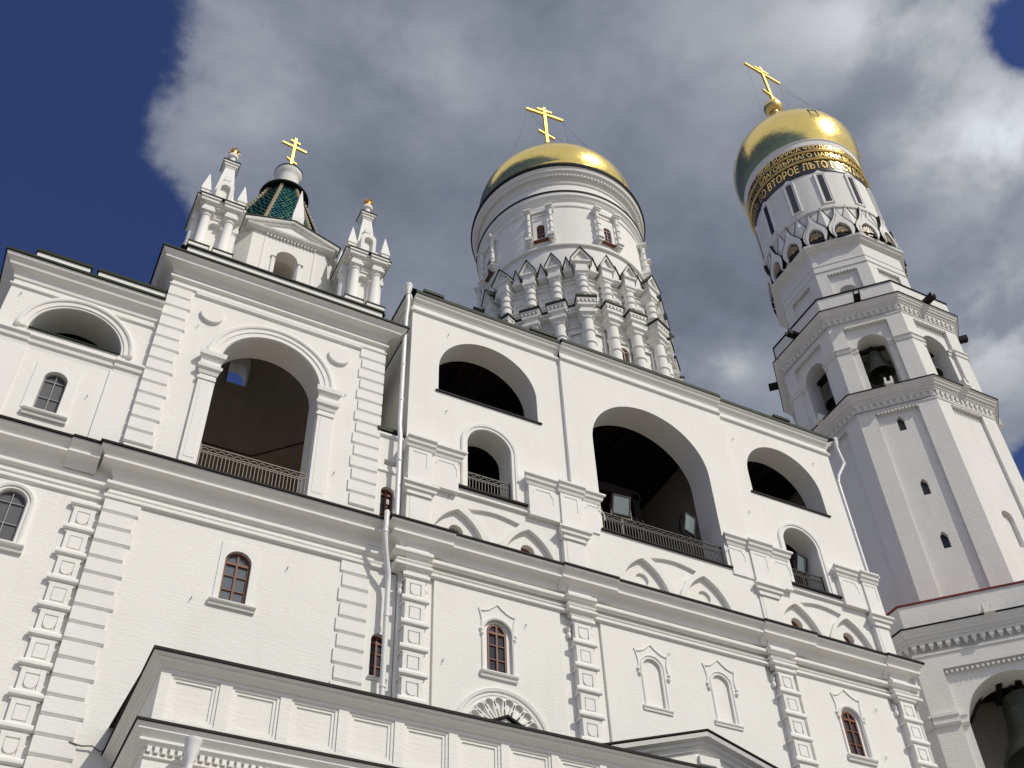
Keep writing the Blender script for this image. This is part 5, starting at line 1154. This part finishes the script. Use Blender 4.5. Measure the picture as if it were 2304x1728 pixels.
    cross(P, ax, ay, 90.1, 96.7, 4.3, .125, 4.0, .82, .09, .18)
    chains(P, ax, ay, 95.5, 1.95, 4, 5.3, 80.5)

# ================================================================== bells
def bell(x, y, ztop, r, h, label):
    s = M(); z = ztop
    s.lathe([(.02*r, z), (.30*r, z-.02*h), (.46*r, z-.07*h), (.52*r, z-.16*h), (.55*r, z-.3*h), (.575*r, z-.32*h), (.56*r, z-.35*h), (.62*r, z-.55*h), (.72*r, z-.75*h), (.86*r, z-.88*h), (.90*r, z-.89*h), (.93*r, z-.94*h), (1.0*r, z-h), (.90*r, z-h), (.78*r, z-.85*h), (.58*r, z-.55*h), (.48*r, z-.2*h), (.05*r, z-.14*h)], x, y, 40)
    o = s.build('bell', M_BRONZE, None, True); o['label'] = label; o['category'] = 'bell'; o['group'] = 'bells hung in the bell tower'
    s = M(); s.tube([(x, y, z+.02), (x, y, z+.30*h)], .10*r, 8)
    for k in range(3):
        a = PI*k/3; s.tube([(x-.25*r*math.cos(a), y-.25*r*math.sin(a), z-.02*h), (x-.2*r*math.cos(a), y-.2*r*math.sin(a), z+.16*h), (x, y, z+.22*h), (x+.2*r*math.cos(a), y+.2*r*math.sin(a), z+.16*h), (x+.25*r*math.cos(a), y+.25*r*math.sin(a), z-.02*h)], .07*r, 6)
    s.build('crown', M_DARKWOOD, o)
    s = M(); s.tube([(x, y, z-.15*h), (x, y, z-.95*h)], .05*r, 8); s.lathe([(.03*r, z-1.12*h), (.13*r, z-1.05*h), (.15*r, z-.98*h), (.05*r, z-.88*h)], x, y, 12); s.build('clapper', M_IRON, o)
def build_bells():
    cx, cy = 45.53, 8.33
    def at(A, ang, z, u=0):
        x, y, _ = face_xf(cx, cy, A, ang)(u, 0, z); return x+LX*z, y+LY*z
    x, y = at(4.25, 225, 50, .05); bell(x, y, 52.15, .86, 2.0, 'dark bell in the middle arch of the bell tier, facing the camera')
    x, y = at(4.3, 180, 50, .25); bell(x, y, 51.5, .85, 1.9, 'dark bell half hidden in the left arch of the bell tier')
    x, y = at(4.25, 270, 50, -.2); bell(x, y, 51.9, .85, 1.9, 'dark bell glimpsed through the right, sunlit-side arch of the bell tier')
    x, y = at(7.3, 225, 24, .35); bell(x, y, 26.35, 1.75, 3.1, 'huge green-grey bell in the great arch at the foot of the bell tower')

# ================================================================== floodlights standing in the openings
def floodlight(x, y, z, rz, tilt, label, w=.62, h=.74, dark=False):
    t = thing('floodlight', label, 'floodlight', (x, y, z), 'floodlights in the belfry openings')
    Rm = Matrix.Translation((x, y, z+.55)) @ Matrix.Rotation(rz, 4, 'Z') @ Matrix.Rotation(tilt, 4, 'X')
    xf = lambda u, v, q: tuple(Rm @ Vector((u, v, q)))
    s = M(xf); s.loft([[(-w/2, -.12, -h/2), (w/2, -.12, -h/2), (w/2, -.12, h/2), (-w/2, -.12, h/2)], [(-w/2, .05, -h/2), (w/2, .05, -h/2), (w/2, .05, h/2), (-w/2, .05, h/2)], [(-w*.25, .30, -h*.3), (w*.25, .30, -h*.3), (w*.25, .30, h*.3), (-w*.25, .30, h*.3)]])
    for a, b, c, d in ((-w/2, w/2, h/2-.06, h/2), (-w/2, w/2, -h/2, -h/2+.06)): s.box(a, b, -.15, -.12, c, d)
    for a, b in ((-w/2, -w/2+.06), (w/2-.06, w/2)): s.box(a, b, -.15, -.12, -h/2+.06, h/2-.06)
    s.build('lamp_housing', M_IRON, t)
    s = M(xf); s.box(-w/2+.065, w/2-.065, -.135, -.121, -h/2+.065, h/2-.065); s.build('lamp_glass', M_LAMP, t)
    s = M(lambda u, v, q: tuple(Matrix.Translation((x, y, z)) @ Matrix.Rotation(rz, 4, 'Z') @ Vector((u, v, q))))
    s.box(-w/2-.05, -w/2-.02, -.03, .03, 0, .6); s.box(w/2+.02, w/2+.05, -.03, .03, 0, .6); s.box(-w/2-.05, w/2+.05, -.03, .03, -.03, .0); s.box(-.04, .04, -.04, .04, -1.1, -.03)
    s.build('lamp_yoke', M_IRON, t)
def build_lights():
    floodlight(19.0, .80, 27.9, -.10, .30, 'square floodlight at the left side of the big arch, above its railing', .78, .85)
    floodlight(22.0, .62, 27.85, .30, .25, 'square floodlight with pale blue glass at the right side of the big arch', .68, .82)
    floodlight(27.62, .80, 27.7, .25, .30, 'square floodlight standing in the small right-hand arched opening', .68, .80)

build_wing(); build_belfry(); build_pipes(); build_porch(); build_domed(); build_bell_tower(); build_bells(); build_lights()
